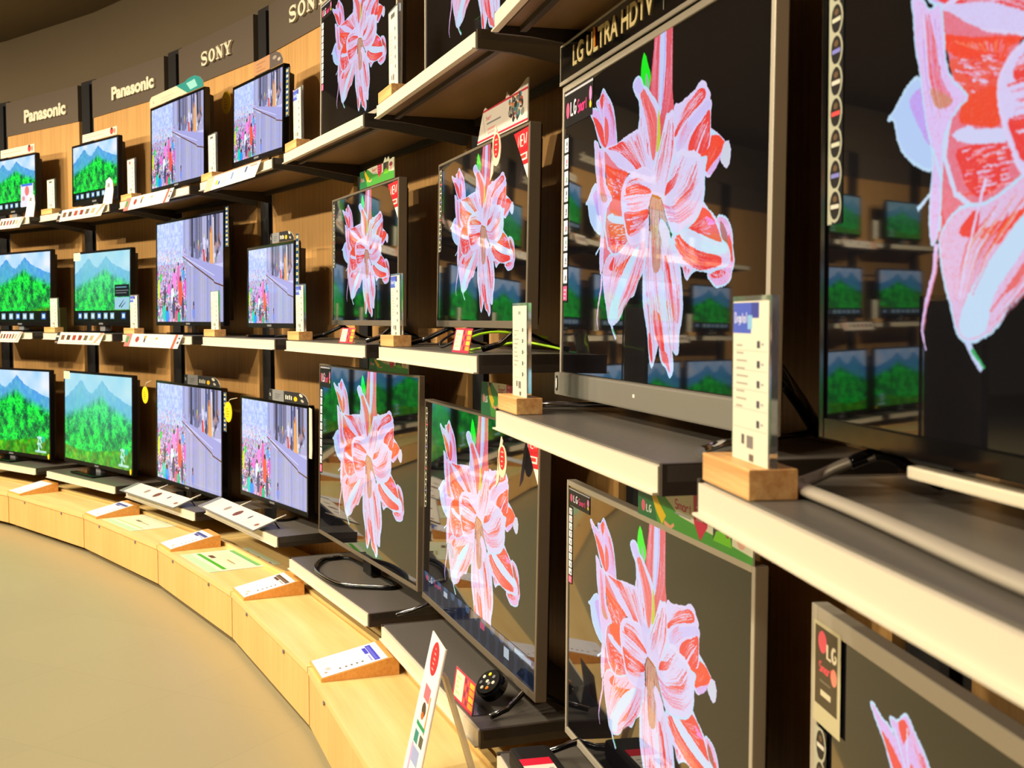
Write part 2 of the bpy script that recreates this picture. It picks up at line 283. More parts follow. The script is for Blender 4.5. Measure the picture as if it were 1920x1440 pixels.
def forest(name, pale, bar, promo=0):
    w, h = 640, 360; c = Cv(w, h, (0, 0, 0), 1)
    v = (np.arange(h)/h)[:, None]*np.ones((1, w)); u = np.ones((h, 1))*(np.arange(w)/w)[None, :]
    n1 = noise2(h, w, 60, 1); n2 = noise2(h, w, 18, 2); n3 = noise2(h, w, 7, 3); n4 = noise2(h, w, 3, 4)
    sky = np.stack([.62+.3*n1, .82+.12*n1, 1+0*v], -1)
    def ridge(pts): 
        xs, ys = zip(*pts); return np.interp(u, xs, ys)+.02*(n2-.5)+.012*(n3-.5)
    r1 = ridge([(0, .30), (.12, .20), (.20, .13), (.25, .075), (.29, .10), (.35, .17), (.42, .21), (.5, .14), (.54, .10), (.575, .06), (.61, .10), (.68, .16), (.8, .22), (.9, .27), (1, .31)])
    r2 = ridge([(0, .46), (.15, .40), (.3, .34), (.45, .26), (.57, .20), (.7, .30), (.85, .36), (1, .42)])
    mt = np.stack([.30+.12*n2, .60+.12*n2, .84+.1*n1], -1)
    mt = mt*(1-.3*np.clip((v-r1)*4, 0, 1)[..., None])+.3*np.clip((v-r1)*4, 0, 1)[..., None]*np.array([.2, .8, .6])
    tr = .30*n2+.40*n3+.30*n4
    tr = tr*.62+.38*noise2(h, w, 34, 21); g = np.clip((tr-.30)*3.0, 0, 1)[..., None]
    fo = (1-g)*np.array([.02, .36, .20])+g*np.array([.14, 1., .28])
    tk = ((noise2(h, w, 5, 9) > .66) & (v > .52) & (v < .8))[..., None]
    fo = fo*(1-tk*.35)+tk*.35*np.array([.45, .35, .28])
    wa = np.stack([.10+.35*n2, .45+.3*n1, .05+.1*n3], -1)*(.75+.5*noise2(h, w, 12, 5)[..., None])
    im = np.where((v > r1)[..., None], mt, sky)
    bl = np.clip((v-r2)/.10, 0, 1)[..., None]; im = im*(1-bl)+fo*bl
    wl = .82+.04*np.sin(u*5); bl = np.clip((v-wl)/.03, 0, 1)[..., None]; im = im*(1-bl)+wa*bl
    if pale: 
        hz = np.clip(1-(v-.05)/.75, 0.12, 1)[..., None]*.62
        im = im*(1-hz)+hz*np.array([.62, .84, .92])
        im = im*.90+.10*np.array([.6, 1, .7])
    c.a[:] = im
    if bar:
        c.rect(0, 302, w, h, (.05, .04, .05), .88)
        for k, x in enumerate([40, 110, 195, 270, 345, 420, 545]):
            c.rect(x, 314, x+44, 346, (.55, .72, .80) if k % 3 else (.25, .45, .75)); c.rect(x+8, 320, x+36, 340, (.85, .93, .95))
    else:
        for k in range(7): c.ell(555+12*math.sin(k*2), 285+k*9, 22-2*k, 6, (.75, .95, .95), .8, k)
        c.rect(520, 340, 610, 350, (.8, .95, .95), .8); c.ell(590, 290, 12, 14, (.1, .8, .6))
    if promo == 1:
        c.rect(470, 172, 630, 232, (.10, .13, .15)); c.rect(480, 182, 600, 188, (.4, .6, .65)); c.rect(480, 200, 620, 204, (.5, .5, .5)); c.rect(480, 212, 600, 216, (.5, .5, .5))
        c.rect(470, 236, 630, 298, (.62, .80, .88)); c.line([(520, 285), (570, 250)], 8, (.05, .1, .15), 3); c.line([(540, 288), (590, 262)], 6, (.05, .1, .15), 2)
    if promo == 2:
        c.rect(430, 190, 610, 350, (.94, .92, .96)); c.ell(520, 240, 30, 34, (.95, .4, .35), .8); c.ell(470, 290, 20, 16, (.9, .6, .6)); c.rect(440, 190, 600, 206, (.3, .5, .9))
    return c.image(name)

def crowd(name):
    w, h = 800, 450; c = Cv(w, h, (.62, .64, .86), 1)
    v = (np.arange(h)/h)[:, None]*np.ones((1, w)); u = np.ones((h, 1))*(np.arange(w)/w)[None, :]
    vs = noise2(1, w, 9, 11)*np.ones((h, 1)); vs2 = noise2(1, w, 26, 12)*np.ones((h, 1)); nn = noise2(h, w, 14, 13)
    c.a[:] = np.stack([.58+.06*vs+.10*vs2, .60+.05*vs+.08*vs2, .76+.06*vs+.1*nn], -1)            # grey slate wall
    m = (u < .42) & (v < .42)
    c.a[m] = np.stack([.66+.22*nn, .74+.18*nn, .98+0*nn], -1)[m]
    for k in range(16): c.rect(6+k*21, 0, 16+k*21, 150, (.58, .68, .95), .25)
    c.rect(0, 60, 330, 66, (.5, .6, .85), .2); c.rect(0, 105, 330, 110, (.5, .6, .85), .2)
    for k in range(34):                                          # dark colonnade with people
        x = random.uniform(335, 800); c.rect(x, 0, x+random.uniform(5, 20), random.uniform(110, 205), random.choice([(.20, .18, .26), (.36, .34, .46), (.10, .10, .16), (.72, .76, .9), (.45, .40, .42), (.30, .34, .5)]), .75)
    for k in range(40):
        x = random.uniform(430, 790); y = random.uniform(90, 190); c.ell(x, y, random.uniform(4, 10), random.uniform(8, 24), random.choice([(.75, .55, .5), (.85, .85, .95), (.25, .22, .3), (.5, .5, .7), (.9, .9, .3), (.3, .2, .2)]), .85)
    c.line([(585, 90), (590, 200)], 20, (.88, .86, .95), 30); c.line([(582, 140), (590, 205)], 14, (.90, .22, .15), 24)
    c.line([(660, 60), (672, 230)], 30, (.93, .66, .40), 42); c.line([(690, 10), (695, 200)], 10, (.95, .9, .85)); c.line([(640, 20), (645, 130)], 8, (.2, .35, .6))
    c.ell(658, 60, 10, 16, (.7, .45, .35)); c.ell(735, 190, 12, 16, (.35, .9, .25)); c.line([(725, 190), (790, 215)], 60, (.70, .68, .84), 60)
    # parapet
    c.poly([(318, 148), (330, 140), (470, 182), (640, 210), (800, 205), (800, 262), (700, 240), (560, 220), (420, 205)], (.80, .80, .96))
    c.poly([(318, 148), (800, 225), (800, 292), (700, 272), (690, 262), (480, 206)], (.66, .66, .88))
    c.line([(330, 156), (500, 202), (700, 255)], 3, (.90, .90, 1.)); c.line([(330, 160), (480, 210), (690, 276), (700, 285), (800, 302)], 6, (.40, .24, .16))
    # crowd
    cl = [(.92, .30, .72), (.97, .60, .86), (.95, .92, .98), (.86, .84, .96), (.40, .30, .50), (.25, .70, .95), (.12, .80, .75), (.95, .95, .40), (.97, .40, .30), (.25, .85, .35), (.60, .45, .85), (.95, .75, .85), (.35, .28, .45), (.85, .4, .75), (.85, .85, 1.), (.98, .5, .85), (.97, .75, .95), (.98, .85, 1.), (.92, .92, 1.)]
    for k in range(1500):
        y = 118+332*(k/1500)**.85; s = 3+ (y-118)/332*9
        x = random.uniform(0, 372); 
        c.ell(x, y, s*.55, s*random.uniform(.7, 1.5), random.choice(cl), .9)
        if s > 7 and random.random() < .35: c.ell(x, y-s*1.1, s*.35, s*.4, (.35, .2, .2))
    for k in range(14): c.ell(random.uniform(0, 330), random.uniform(340, 440), 14, 26, (.72, .68, .85), .7)
    for x, y, a, b, q in [(90, 410, 22, 42, (.10, .85, .72)), (130, 425, 26, 34, (.15, .60, .95)), (20, 300, 14, 50, (.80, .90, .10)), (45, 245, 12, 20, (.05, .85, .25)), (275, 250, 16, 60, (.97, .40, .70)), (300, 320, 24, 62, (.98, .36, .28)), (225, 260, 22, 40, (.98, .55, .9)), (200, 330, 20, 40, (.93, .95, 1.)), (340, 240, 14, 26, (.25, .65, .95)), (362, 300, 12, 40, (.93, .35, .80)), (255, 420, 22, 28, (.95, .30, .55)), (280, 430, 20, 30, (.15, .75, .55)), (330, 395, 16, 50, (.35, .28, .42)), (215, 390, 20, 44, (.32, .30, .45)), (100, 330, 14, 40, (.28, .24, .36)), (160, 300, 16, 30, (.95, .45, .85))]:
        c.ell(x, y, a, b, q); c.ell(x, y-b, a*.45, a*.5, (.25, .14, .15))
    c.ell(462, 372, 7, 12, (.25, .15, .15)); c.ell(462, 410, 16, 30, (.50, .58, .88)); c.ell(463, 388, 7, 8, (.6, .4, .35))
    return c.image(name)

def scribble(c, x0, y0, x1, y1, n, col, hgt=3):
    for k in range(n):
        y = y0+(y1-y0)*k/max(1, n-1); c.rect(x0, y, x0+(x1-x0)*random.uniform(.4, 1), y+hgt, col, .8)
def price_card(name, head):
    c = Cv(120, 240, (.93, .90, .80), 1)
    if head == 'blue':
        c.rect(0, 2, 62, 46, (.30, .38, .78)); c.text('Digital', 5, 16, 15, (.9, .9, .95), 2, .12, .4); c.rect(62, 2, 88, 24, (.25, .28, .62)); c.rect(50, 20, 66, 40, (.55, .75, .9))
    elif head == 'red':
        c.rect(30, 12, 60, 30, (.95, .35, .40)); c.ell(78, 36, 26, 30, (.98, .70, .68), .7)
    elif head == 'dark':
        c.rect(30, 10, 84, 24, (.40, .38, .36))
    else: c.rect(48, 14, 70, 22, (.6, .62, .6))
    scribble(c, 12, 62, 60, 150, 9, (.62, .60, .55), 3)
    for y in (56, 84, 112, 140, 168): c.rect(82, y, 92, y+10, (.22, .24, .30)); c.rect(96, y+3, 104, y+6, (.6, .6, .6)); c.rect(4, y+14, 116, y+15, (.75, .73, .66))
    c.rect(32, 192, 42, 206, (.35, .33, .32)); c.rect(50, 192, 72, 210, (.50, .48, .46)); c.rect(58, 218, 74, 228, (.40, .38, .36))
    return c.image(name)
def wedge_card(name, head):
    c = Cv(240, 120, (.96, .95, .97), 1)
    if head: 
        c.rect(196, 10, 216, 112, head); c.rect(180, 20, 194, 60, head); c.rect(200, 16, 208, 106, (.9, .9, .95), .25)
        c.rect(184, 70, 190, 108, head, .5)
    for x in (70, 92, 112, 132, 152): c.rect(x, 92, x+7, 100, (.45, .38, .34))
    c.ell(36, 78, 10, 8, (.8, .76, .70)); c.ell(22, 96, 6, 5, (.7, .65, .55)); scribble(c, 14, 20, 60, 50, 4, (.82, .80, .80), 2)
    return c.image(name)
def strip_card(name, kind):
    c = Cv(400, 70, (.95, .91, .84), 1)
    if kind == 'photos':
        for k in range(6): c.rect(46+k*50, 16, 76+k*50, 46, [(.45, .32, .2), (.3, .22, .15), (.6, .25, .18), (.5, .2, .15), (.4, .35, .25), (.65, .6, .45)][k])
        c.poly([(370, 0), (400, 0), (360, 60), (340, 60)], (.95, .60, .50)); c.rect(0, 0, 28, 70, (.20, .18, .17)); c.rect(4, 20, 24, 30, (.9, .9, .85)); c.rect(0, 58, 400, 62, (.8, .7, .6))
    elif kind == 'pink':
        c.rect(0, 0, 44, 70, (.93, .45, .42)); c.rect(6, 14, 26, 50, (.25, .55, .35)); c.ell(90, 30, 14, 16, (.6, .25, .2)); c.rect(140, 10, 152, 44, (.25, .22, .22)); c.ell(150, 16, 7, 9, (.9, .6, .2)); scribble(c, 180, 20, 280, 50, 4, (.85, .8, .7)); c.rect(352, 0, 370, 70, (.92, .35, .28)); c.rect(370, 0, 400, 70, (.93, .9, .84)); c.rect(378, 14, 392, 22, (.25, .25, .3)); c.rect(378, 34, 392, 46, (.3, .3, .35)); c.ell(230, 22, 8, 6, (.95, .6, .3))
    elif kind == 'tan':
        c.rect(0, 0, 60, 70, (.92, .70, .60)); c.ell(92, 40, 10, 12, (.9, .75, .1)); c.ell(112, 44, 8, 10, (.2, .4, .7)); c.rect(200, 14, 216, 46, (.45, .55, .75)); c.rect(300, 10, 314, 34, (.2, .3, .5)); c.rect(330, 10, 380, 16, (.6, .5, .4)); c.rect(0, 0, 400, 6, (.8, .6, .5)); scribble(c, 130, 20, 190, 50, 4, (.8, .72, .62)); scribble(c, 230, 20, 290, 50, 4, (.8, .72, .62))
    elif kind == 'spec':
        scribble(c, 10, 14, 50, 56, 5, (.7, .66, .6), 2); c.ell(120, 32, 12, 14, (.6, .55, .5)); c.ell(205, 34, 16, 18, (.45, .25, .22)); c.ell(286, 28, 6, 10, (.35, .3, .4)); c.ell(370, 46, 10, 8, (.6, .4, .3)); scribble(c, 60, 10, 100, 30, 3, (.8, .76, .7), 2); scribble(c, 300, 40, 350, 60, 3, (.8, .76, .7), 2)
    return c.image(name)
def topper(name, kind):
    if kind == 'black':
        c = Cv(300, 60, (.16, .15, .16), 1); c.rect(30, 0, 120, 60, (.52, .52, .52)); c.text('S', 8, 22, 14, (.85, .85, .8), 3)
        for k in range(4): c.rect(132+k*14, 20+k % 2*4, 140+k*14, 44, (.85, .84, .78))
        c.ell(208, 36, 13, 13, (.95, .75, .1)); c.ell(248, 14, 14, 8, (.8, .78, .7), 1, .4); c.ell(258, 42, 12, 7, (.7, .68, .6), 1, .4); scribble(c, 50, 20, 110, 42, 3, (.35, .35, .35), 5)
    elif kind == 'tan':
        c = Cv(300, 80, (.70, .52, .36), 1); c.rect(170, 0, 300, 80, (.35, .30, .28)); scribble(c, 30, 20, 140, 60, 3, (.55, .38, .26), 6); c.ell(220, 30, 20, 10, (.6, .55, .5)); c.ell(265, 50, 16, 9, (.7, .65, .58))
    elif kind == 'teal':
        c = Cv(400, 80, (.83, .80, .68), 1); c.poly([(210, 0), (400, 0), (400, 80), (290, 80)], (.15, .52, .50)); c.poly([(280, 10), (340, 4), (360, 60), (310, 66)], (.55, .78, .76)); c.text('S', 26, 40, 16, (.5, .5, .5), 3); scribble(c, 90, 40, 210, 60, 2, (.62, .6, .52), 4)
    elif kind == 'white':
        c = Cv(300, 60, (.90, .86, .76), 1); c.rect(20, 26, 190, 34, (.72, .70, .62)); c.rect(12, 10, 288, 12, (.95, .6, .5)); c.ell(256, 26, 14, 26, (.70, .25, .22)); c.ell(256, 8, 7, 8, (.2, .1, .15)); c.ell(280, 30, 9, 20, (.8, .5, .4))
    elif kind in ('green', 'green2'):
        c = Cv(480, 110, (.88, .88, .76), 2)
        c.poly([(0, 0), (90, 0), (200, 50), (480, 70), (480, 110), (0, 110)], (.28, .62, .22)); c.poly([(0, 0), (60, 0), (110, 110), (0, 110)], (.12, .45, .25))
        c.ell(28, 60, 10, 14, (.90, .40, .50)); c.text('LG', 44, 54, 16, (.95, .95, .92), 4); c.line([(70, 10), (86, 36)], 8, (.75, .45, .35)); c.ell(92, 12, 12, 12, (.10, .08, .08))
        c.line([(78, 24), (100, 50), (130, 74)], 20, (.93, .78, .10), 30); c.line([(130, 78), (160, 84), (176, 74)], 10, (.93, .66, .50), 8)
        c.text('Smart', 180, 16, 20, (.80, .30, .42), 4, .12); c.rect(180, 44, 250, 48, (.6, .6, .6))
        c.poly([(258, 0), (318, 0), (316, 50), (288, 84), (262, 50)], (.82, .15, .30)); scribble(c, 270, 14, 306, 40, 3, (.95, .8, .8), 4)
        c.rect(338, 10, 408, 70, (.22, .26, .24)); c.poly([(338, 70), (408, 70), (400, 40), (350, 48)], (.45, .80, .15)); c.ell(392, 36, 10, 18, (.55, .32, .18))
        c.ell(440, 30, 22, 12, (.65, .25, .30)); c.ell(440, 52, 14, 12, (.90, .70, .60))
        if kind == 'green2': c.a = np.concatenate([c.a[:1].repeat(50, 0), c.a[:-50]], 0)
    elif kind == 'redband':
        c = Cv(480, 130, (.90, .86, .80), 1); c.rect(0, 6, 480, 14, (.78, .15, .25)); c.rect(0, 118, 480, 126, (.78, .15, .25))
        c.text('Smart', 60, 34, 16, (.80, .35, .42), 3, .12); c.rect(70, 62, 220, 68, (.5, .5, .5)); scribble(c, 80, 84, 220, 100, 2, (.93, .60, .58), 8)
        c.line([(20, 10), (60, 120)], 6, (.75, .72, .64), 4)
        for k in range(70): c.ell(random.uniform(300, 440), random.uniform(16, 100), random.uniform(4, 14), random.uniform(4, 14), random.choice([(.30, .26, .24), (.45, .42, .38), (.6, .6, .55), (.85, .55, .3), (.3, .55, .6), (.8, .3, .3), (.2, .2, .2)]))
    return c.image(name)
def side_strip(name):
    c = Cv(40, 300, (.10, .26, .42), 1)
    for k in range(9): c.rect(6, 10+k*33, 34, 26+k*33, [(.85, .82, .55), (.85, .85, .8), (.75, .7, .4)][k % 3]); c.rect(10, 16+k*33, 24, 20+k*33, (.2, .3, .45))
    return c.image(name)
def icon_strip(name):
    c = Cv(40, 420, (.03, .03, .04), 1)
    for k in range(9): 
        y = 8+k*41; c.rect(3, y, 37, y+35, (.90, .92, .96)); c.ell(24, y+14+k % 3*3, 6, 6, [(.3, .3, .35), (.8, .3, .4), (.3, .6, .5), (.25, .3, .5)][k % 4], .8); c.rect(14, y+24, 30, y+28, (.5, .5, .55))
    c.rect(3, 378, 37, 414, (.96, .35, .55)); scribble(c, 8, 386, 34, 406, 3, (1, .8, .88), 4)
    return c.image(name)
def chain_strip(name):
    c = Cv(40, 520, (.02, .02, .03), 1); c.rect(0, 0, 12, 520, (.70, .70, .60))
    for k in range(9):
        y = 30+k*57; c.ell(20, y, 18, 32, (.70, .70, .60)); c.ell(20, y, 14, 26, (.12, .10, .10)); c.rect(8, y-2, 32, y+6, [(.85, .82, .75), (.9, .3, .3), (.8, .8, .7), (.5, .5, .8)][k % 4]); c.ell(20, y-12, 6, 6, (.4, .3, .2))
    return c.image(name)
def brand_sticker(name):
    c = Cv(200, 70, (.06, .05, .06), 2); c.ell(24, 38, 12, 16, (.85, .35, .50)); c.text('LG', 46, 24, 26, (.93, .93, .97), 6); c.text('Smart', 96, 28, 24, (.90, .20, .50), 4, .1, .45)
    c.ell(184, 28, 9, 14, (.97, .55, .8)); c.ell(184, 48, 7, 7, (.95, .85, .2)); c.line([(0, 4), (200, 4)], 5, (.75, .75, .78))
    return c.image(name)
def brand_plate(name):
    c = Cv(110, 240, (.78, .74, .58), 2); c.rect(6, 10, 98, 196, (.30, .26, .18)); c.ell(36, 44, 18, 26, (.92, .35, .40)); c.text('LG', 56, 42, 32, (.93, .88, .74), 8, .12, .5)
    c.text('Smart', 24, 92, 22, (.92, .30, .35), 4, .08, .42); c.ell(84, 108, 12, 20, (.97, .55, .45)); c.rect(26, 134, 70, 138, (.5, .45, .35)); c.rect(30, 156, 72, 170, (.85, .80, .65))
    return c.image(name)
def triangle_tag(name):
    c = Cv(120, 200, (.88, .12, .16), 2); c.text('NEW', 36, 18, 44, (.98, .94, .88), 5.5, .12, .40); c.poly([(20, 76), (120, 70), (120, 82), (26, 88)], (.75, .08, .12)); c.rect(50, 92, 110, 120, (.96, .85, .80)); c.rect(60, 98, 100, 112, (.85, .2, .2)); c.rect(0, 138, 120, 200, (.95, .92, .86))
    return c.image(name)
def leaflet(name, strong):
    c = Cv(320, 240, (.93, .96, .86), 1); g = (.30, .72, .12) if strong else (.80, .88, .62)
    c.rect(0, 0, 320, 16, (.85, .90, .72)); c.rect(0, 206, 320, 240, (.78, .93, .72))
    c.rect(20, 150, 300, 162, g) if False else c.rect(14, 176, 300, 190, g)
    c.rect(14, 60, 300, 78, (.42, .72, .45) if strong else (.85, .90, .75)); c.rect(10, 84, 300, 170, (.95, .97, .84))
    c.rect(20, 92, 44, 160, (.93, .94, .80)); scribble(c, 60, 100, 260, 160, 6, (.82, .86, .66), 3)
    c.rect(60, 150, 110, 166, (.42, .26, .14)) if strong else c.rect(100, 120, 150, 134, (.50, .44, .34)); c.rect(160, 128, 240, 133, (.7, .55, .3))
    for k, q in enumerate([(.55, .75, .5), (.95, .75, .15), (.30, .65, .2), (.7, .8, .65), (.30, .35, .70)]): c.ell(60+k*55, 32+8*(k % 2), 16, 9, q)
    return c.image(name)
def floor_sign(name):
    c = Cv(90, 480, (.97, .95, .95), 1); c.ell(45, 62, 24, 52, (.92, .15, .20)); scribble(c, 38, 30, 54, 92, 5, (1, .85, .8), 5)
    c.rect(28, 150, 64, 196, (.93, .45, .50)); c.rect(66, 170, 72, 290, (.97, .55, .10)); c.ell(46, 226, 12, 24, (.30, .25, .18)); c.ell(44, 246, 8, 12, (.9, .4, .1)); c.rect(22, 272, 72, 286, (.05, .60, .38))
    c.rect(24, 300, 46, 340, (.15, .55, .50)); c.rect(54, 300, 74, 336, (.35, .35, .25)); c.rect(30, 350, 68, 400, (.62, .68, .86)); c.rect(20, 345, 30, 440, (.85, .65, .85)); c.ell(56, 425, 12, 14, (.5, .42, .35)); c.ell(36, 466, 8, 8, (.9, .3, .3))
    return c.image(name)
def promo_card(name):
    c = Cv(110, 70, (.86, .20, .30), 1); c.rect(6, 5, 52, 64, (.90, .95, .78)); scribble(c, 12, 16, 44, 50, 4, (.6, .8, .45), 4)
    for j in range(4):
        for i in range(2): c.rect(56+i*12, 6+j*15, 65+i*12, 17+j*15, [(.55, .12, .3), (.85, .4, .3)][(i+j) % 2])
        c.rect(82, 6+j*15, 106, 18+j*15, [(.95, .80, .25), (.90, .65, .2)][j % 2])
    return c.image(name)
def bubble_tag(name):
    c = Cv(80, 120, (.97, .90, .72), 1); c.ell(46, 50, 24, 40, (.86, .14, .18)); scribble(c, 36, 26, 58, 74, 4, (1, .85, .7), 5); c.line([(10, 20), (16, 100)], 8, (.15, .1, .08), 4)
    return c.image(name)
def yellow_tag(name):
    c = Cv(80, 80, (.97, .78, .05), 1); c.ell(40, 40, 36, 36, (.98, .84, .10)); scribble(c, 22, 26, 58, 56, 4, (.82, .45, .05), 4)
    return c.image(name)
def wood_box_label(name):
    c = Cv(140, 60, (.93, .91, .84), 1); c.rect(0, 0, 140, 16, (.86, .10, .22)); scribble(c, 10, 24, 60, 50, 4, (.6, .6, .6), 3); c.rect(90, 26, 120, 44, (.4, .4, .45))
    return c.image(name)

# ---------------------------------------------------------------- materials
def nodes(name):
    m = bpy.data.materials.new(name); m.use_nodes = True; nt = m.node_tree
    return m, nt, nt.nodes['Principled BSDF']
def s2l(c): return tuple(((x/12.92) if x <= .04045 else ((x+.055)/1.055)**2.4) for x in c)+(1,)
def plain(name, col, rough=.5, metal=0, spec=.5, trans=0, ior=1.45):
    m, nt, b = nodes(name); b.inputs['Base Color'].default_value = s2l(col); b.inputs['Roughness'].default_value = rough
    b.inputs['Metallic'].default_value = metal; b.inputs['Specular IOR Level'].default_value = spec; b.inputs['IOR'].default_value = ior
    if trans: b.inputs['Transmission Weight'].default_value = trans
    n = nt.nodes.new('ShaderNodeTexNoise'); n.inputs['Scale'].default_value = 40; r = nt.nodes.new('ShaderNodeMapRange')
    r.inputs['To Min'].default_value = max(0, rough-.04); r.inputs['To Max'].default_value = min(1, rough+.04)
    nt.links.new(n.outputs['Fac'], r.inputs['Value']); nt.links.new(r.outputs['Result'], b.inputs['Roughness'])
    return m
def picture(name, img, rough=.5, emit=0, ior=1.45, glow=1.0):
    m, nt, b = nodes(name); t = nt.nodes.new('ShaderNodeTexImage'); t.image = img; t.extension = 'EXTEND'
    b.inputs['Roughness'].default_value = rough; b.inputs['IOR'].default_value = ior
    if emit:
        b.inputs['Base Color'].default_value = (.004, .004, .005, 1)
        nt.links.new(t.outputs['Color'], b.inputs['Emission Color']); b.inputs['Emission Strength'].default_value = emit
    else: nt.links.new(t.outputs['Color'], b.inputs['Base Color'])
    return m
def wood(name, c1, c2, axis='Z', scale=1., rough=.45, streak=14.):
    m, nt, b = nodes(name); tc = nt.nodes.new('ShaderNodeTexCoord'); mp = nt.nodes.new('ShaderNodeMapping')
    s = {'Z': (streak, streak, .8), 'X': (.8, streak, streak), 'Y': (streak, .8, streak)}[axis]
    mp.inputs['Scale'].default_value = tuple(k*scale for k in s)
    n = nt.nodes.new('ShaderNodeTexNoise'); n.inputs['Scale'].default_value = 2.2; n.inputs['Detail'].default_value = 7; n.inputs['Roughness'].default_value = .62
    n2 = nt.nodes.new('ShaderNodeTexNoise'); n2.inputs['Scale'].default_value = 1.1; mx = nt.nodes.new('ShaderNodeMix'); mx.data_type = 'FLOAT'; mx.inputs[0].default_value = .3
    r = nt.nodes.new('ShaderNodeValToRGB'); r.color_ramp.elements[0].position = .36; r.color_ramp.elements[1].position = .66
    r.color_ramp.elements[0].color = s2l(c1); r.color_ramp.elements[1].color = s2l(c2)
    L = nt.links.new; L(tc.outputs['Object'], mp.inputs['Vector']); L(mp.outputs['Vector'], n.inputs['Vector']); L(tc.outputs['Object'], n2.inputs['Vector'])
    L(n.outputs['Fac'], mx.inputs[2]); L(n2.outputs['Fac'], mx.inputs[3]); L(mx.outputs[0], r.inputs['Fac']); L(r.outputs['Color'], b.inputs['Base Color'])
    b.inputs['Roughness'].default_value = rough
    return m
def floor_mat():
    m, nt, b = nodes('floor_tile'); L = nt.links.new
    tc = nt.nodes.new('ShaderNodeTexCoord'); mp = nt.nodes.new('ShaderNodeMapping'); mp.inputs['Rotation'].default_value = (0, 0, .5)
    br = nt.nodes.new('ShaderNodeTexBrick'); br.offset = 0; br.inputs['Scale'].default_value = 1; br.inputs['Brick Width'].default_value = .6; br.inputs['Row Height'].default_value = .6; br.inputs['Mortar Size'].default_value = .002; br.inputs['Mortar Smooth'].default_value = .6
    br.inputs['Color1'].default_value = s2l((.66, .62, .475)); br.inputs['Color2'].default_value = s2l((.65, .61, .47)); br.inputs['Mortar'].default_value = s2l((.61, .575, .44))
    n = nt.nodes.new('ShaderNodeTexNoise'); n.inputs['Scale'].default_value = 1.3; n.inputs['Detail'].default_value = 4
    mx = nt.nodes.new('ShaderNodeMix'); mx.data_type = 'RGBA'; mx.blend_type = 'MULTIPLY'; mx.inputs[0].default_value = .25
    r = nt.nodes.new('ShaderNodeValToRGB'); r.color_ramp.elements[0].color = (.8, .78, .72, 1); r.color_ramp.elements[1].color = (1.1, 1.08, 1.02, 1)
    L(tc.outputs['Object'], mp.inputs['Vector']); L(mp.outputs['Vector'], br.inputs['Vector']); L(tc.outputs['Object'], n.inputs['Vector']); L(n.outputs['Fac'], r.inputs['Fac'])
    L(br.outputs['Color'], mx.inputs[6]); L(r.outputs['Color'], mx.inputs[7]); L(mx.outputs[2], b.inputs['Base Color']); b.inputs['Roughness'].default_value = .38
    return m
M = dict(
 black=plain('black_plastic', (.07, .06, .06), .3), gloss=plain('gloss_black', (.04, .04, .045), .12), mattblack=plain('matt_black', (.055, .045, .035), .6),
 silver=plain('brushed_silver', (.76, .72, .64), .45, .35), chrome=plain('chrome', (.80, .80, .82), .12, 1), bronze=plain('bronze_trim', (.50, .45, .38), .42, .35),
 shelf=plain('shelf_charcoal', (.37, .35, .32), .36), shelfside=plain('shelf_edge', (.22, .19, .16), .5), rail=plain('rail_ivory', (.90, .86, .76), .35), bracket=plain('bracket_dark', (.20, .17, .12), .5),
 under=wood('shelf_underside', (.42, .32, .20), (.50, .38, .24), 'X'), dust=plain('plinth', (.30, .27, .22), .7),
 panel=wood('wall_panel_oak', (.74, .555, .32), (.86, .67, .41), 'Z', 1.2, .42, 18), fascia=plain('fascia_taupe', (.36, .31, .25), .55), post=plain('post_black', (.10, .085, .07), .6),
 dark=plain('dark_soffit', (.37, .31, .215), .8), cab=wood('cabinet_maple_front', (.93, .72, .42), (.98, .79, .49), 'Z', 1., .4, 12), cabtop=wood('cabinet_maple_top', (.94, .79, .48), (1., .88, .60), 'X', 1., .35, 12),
 pine=wood('pine_block', (.78, .52, .26), (.97, .80, .52), 'X', 1.5, .45, 26), wedge=wood('wedge_wood', (.90, .62, .30), (.98, .74, .42), 'X', 2., .42, 20),
 acrylic=plain('clear_acrylic', (.96, .97, .96), .04, 0, .5, .92, 1.3), milky=plain('milky_acrylic', (.95, .92, .84), .3, 0, .5, .35, 1.2), white=plain('white_board', (.95, .93, .90), .5), letter=plain('ivory_letters', (.93, .88, .76), .4), gold=plain('gold_letters', (.95, .87, .62), .35),
 grey=plain('grey_plastic', (.50, .50, .50), .4), ultra=plain('charcoal_bar', (.56, .54, .49), .42, .3), cable=plain('cable_rubber', (.05, .05, .05), .5), green=plain('cable_lime', (.70, .92, .10), .45), yellow=plain('yellow_dot', (.95, .85, .1), .5), blue=plain('blue_glow', (.1, .3, .8), .4), rain=plain('orange_streak', (.95, .55, .1), .4), paper=plain('sheet_back', (.92, .90, .84), .6))
IMG = dict(flower=flower(), f_viv=forest('forest_vivid', 0, 0), f_pale=forest('forest_pale', 1, 0), f_bar=forest('forest_menu', 0, 1), f_barp=forest('forest_menu_pale', 1, 1, 1), f_promo=forest('forest_promo', 0, 1, 2), crowd=crowd('crowd_picture'))
SCR = {k: picture('screen_'+k, v, (.03 if k == 'flower' else .10), (.90 if k == 'flower' else 1.08), 1.75 if k == 'flower' else 1.45) for k, v in IMG.items()}
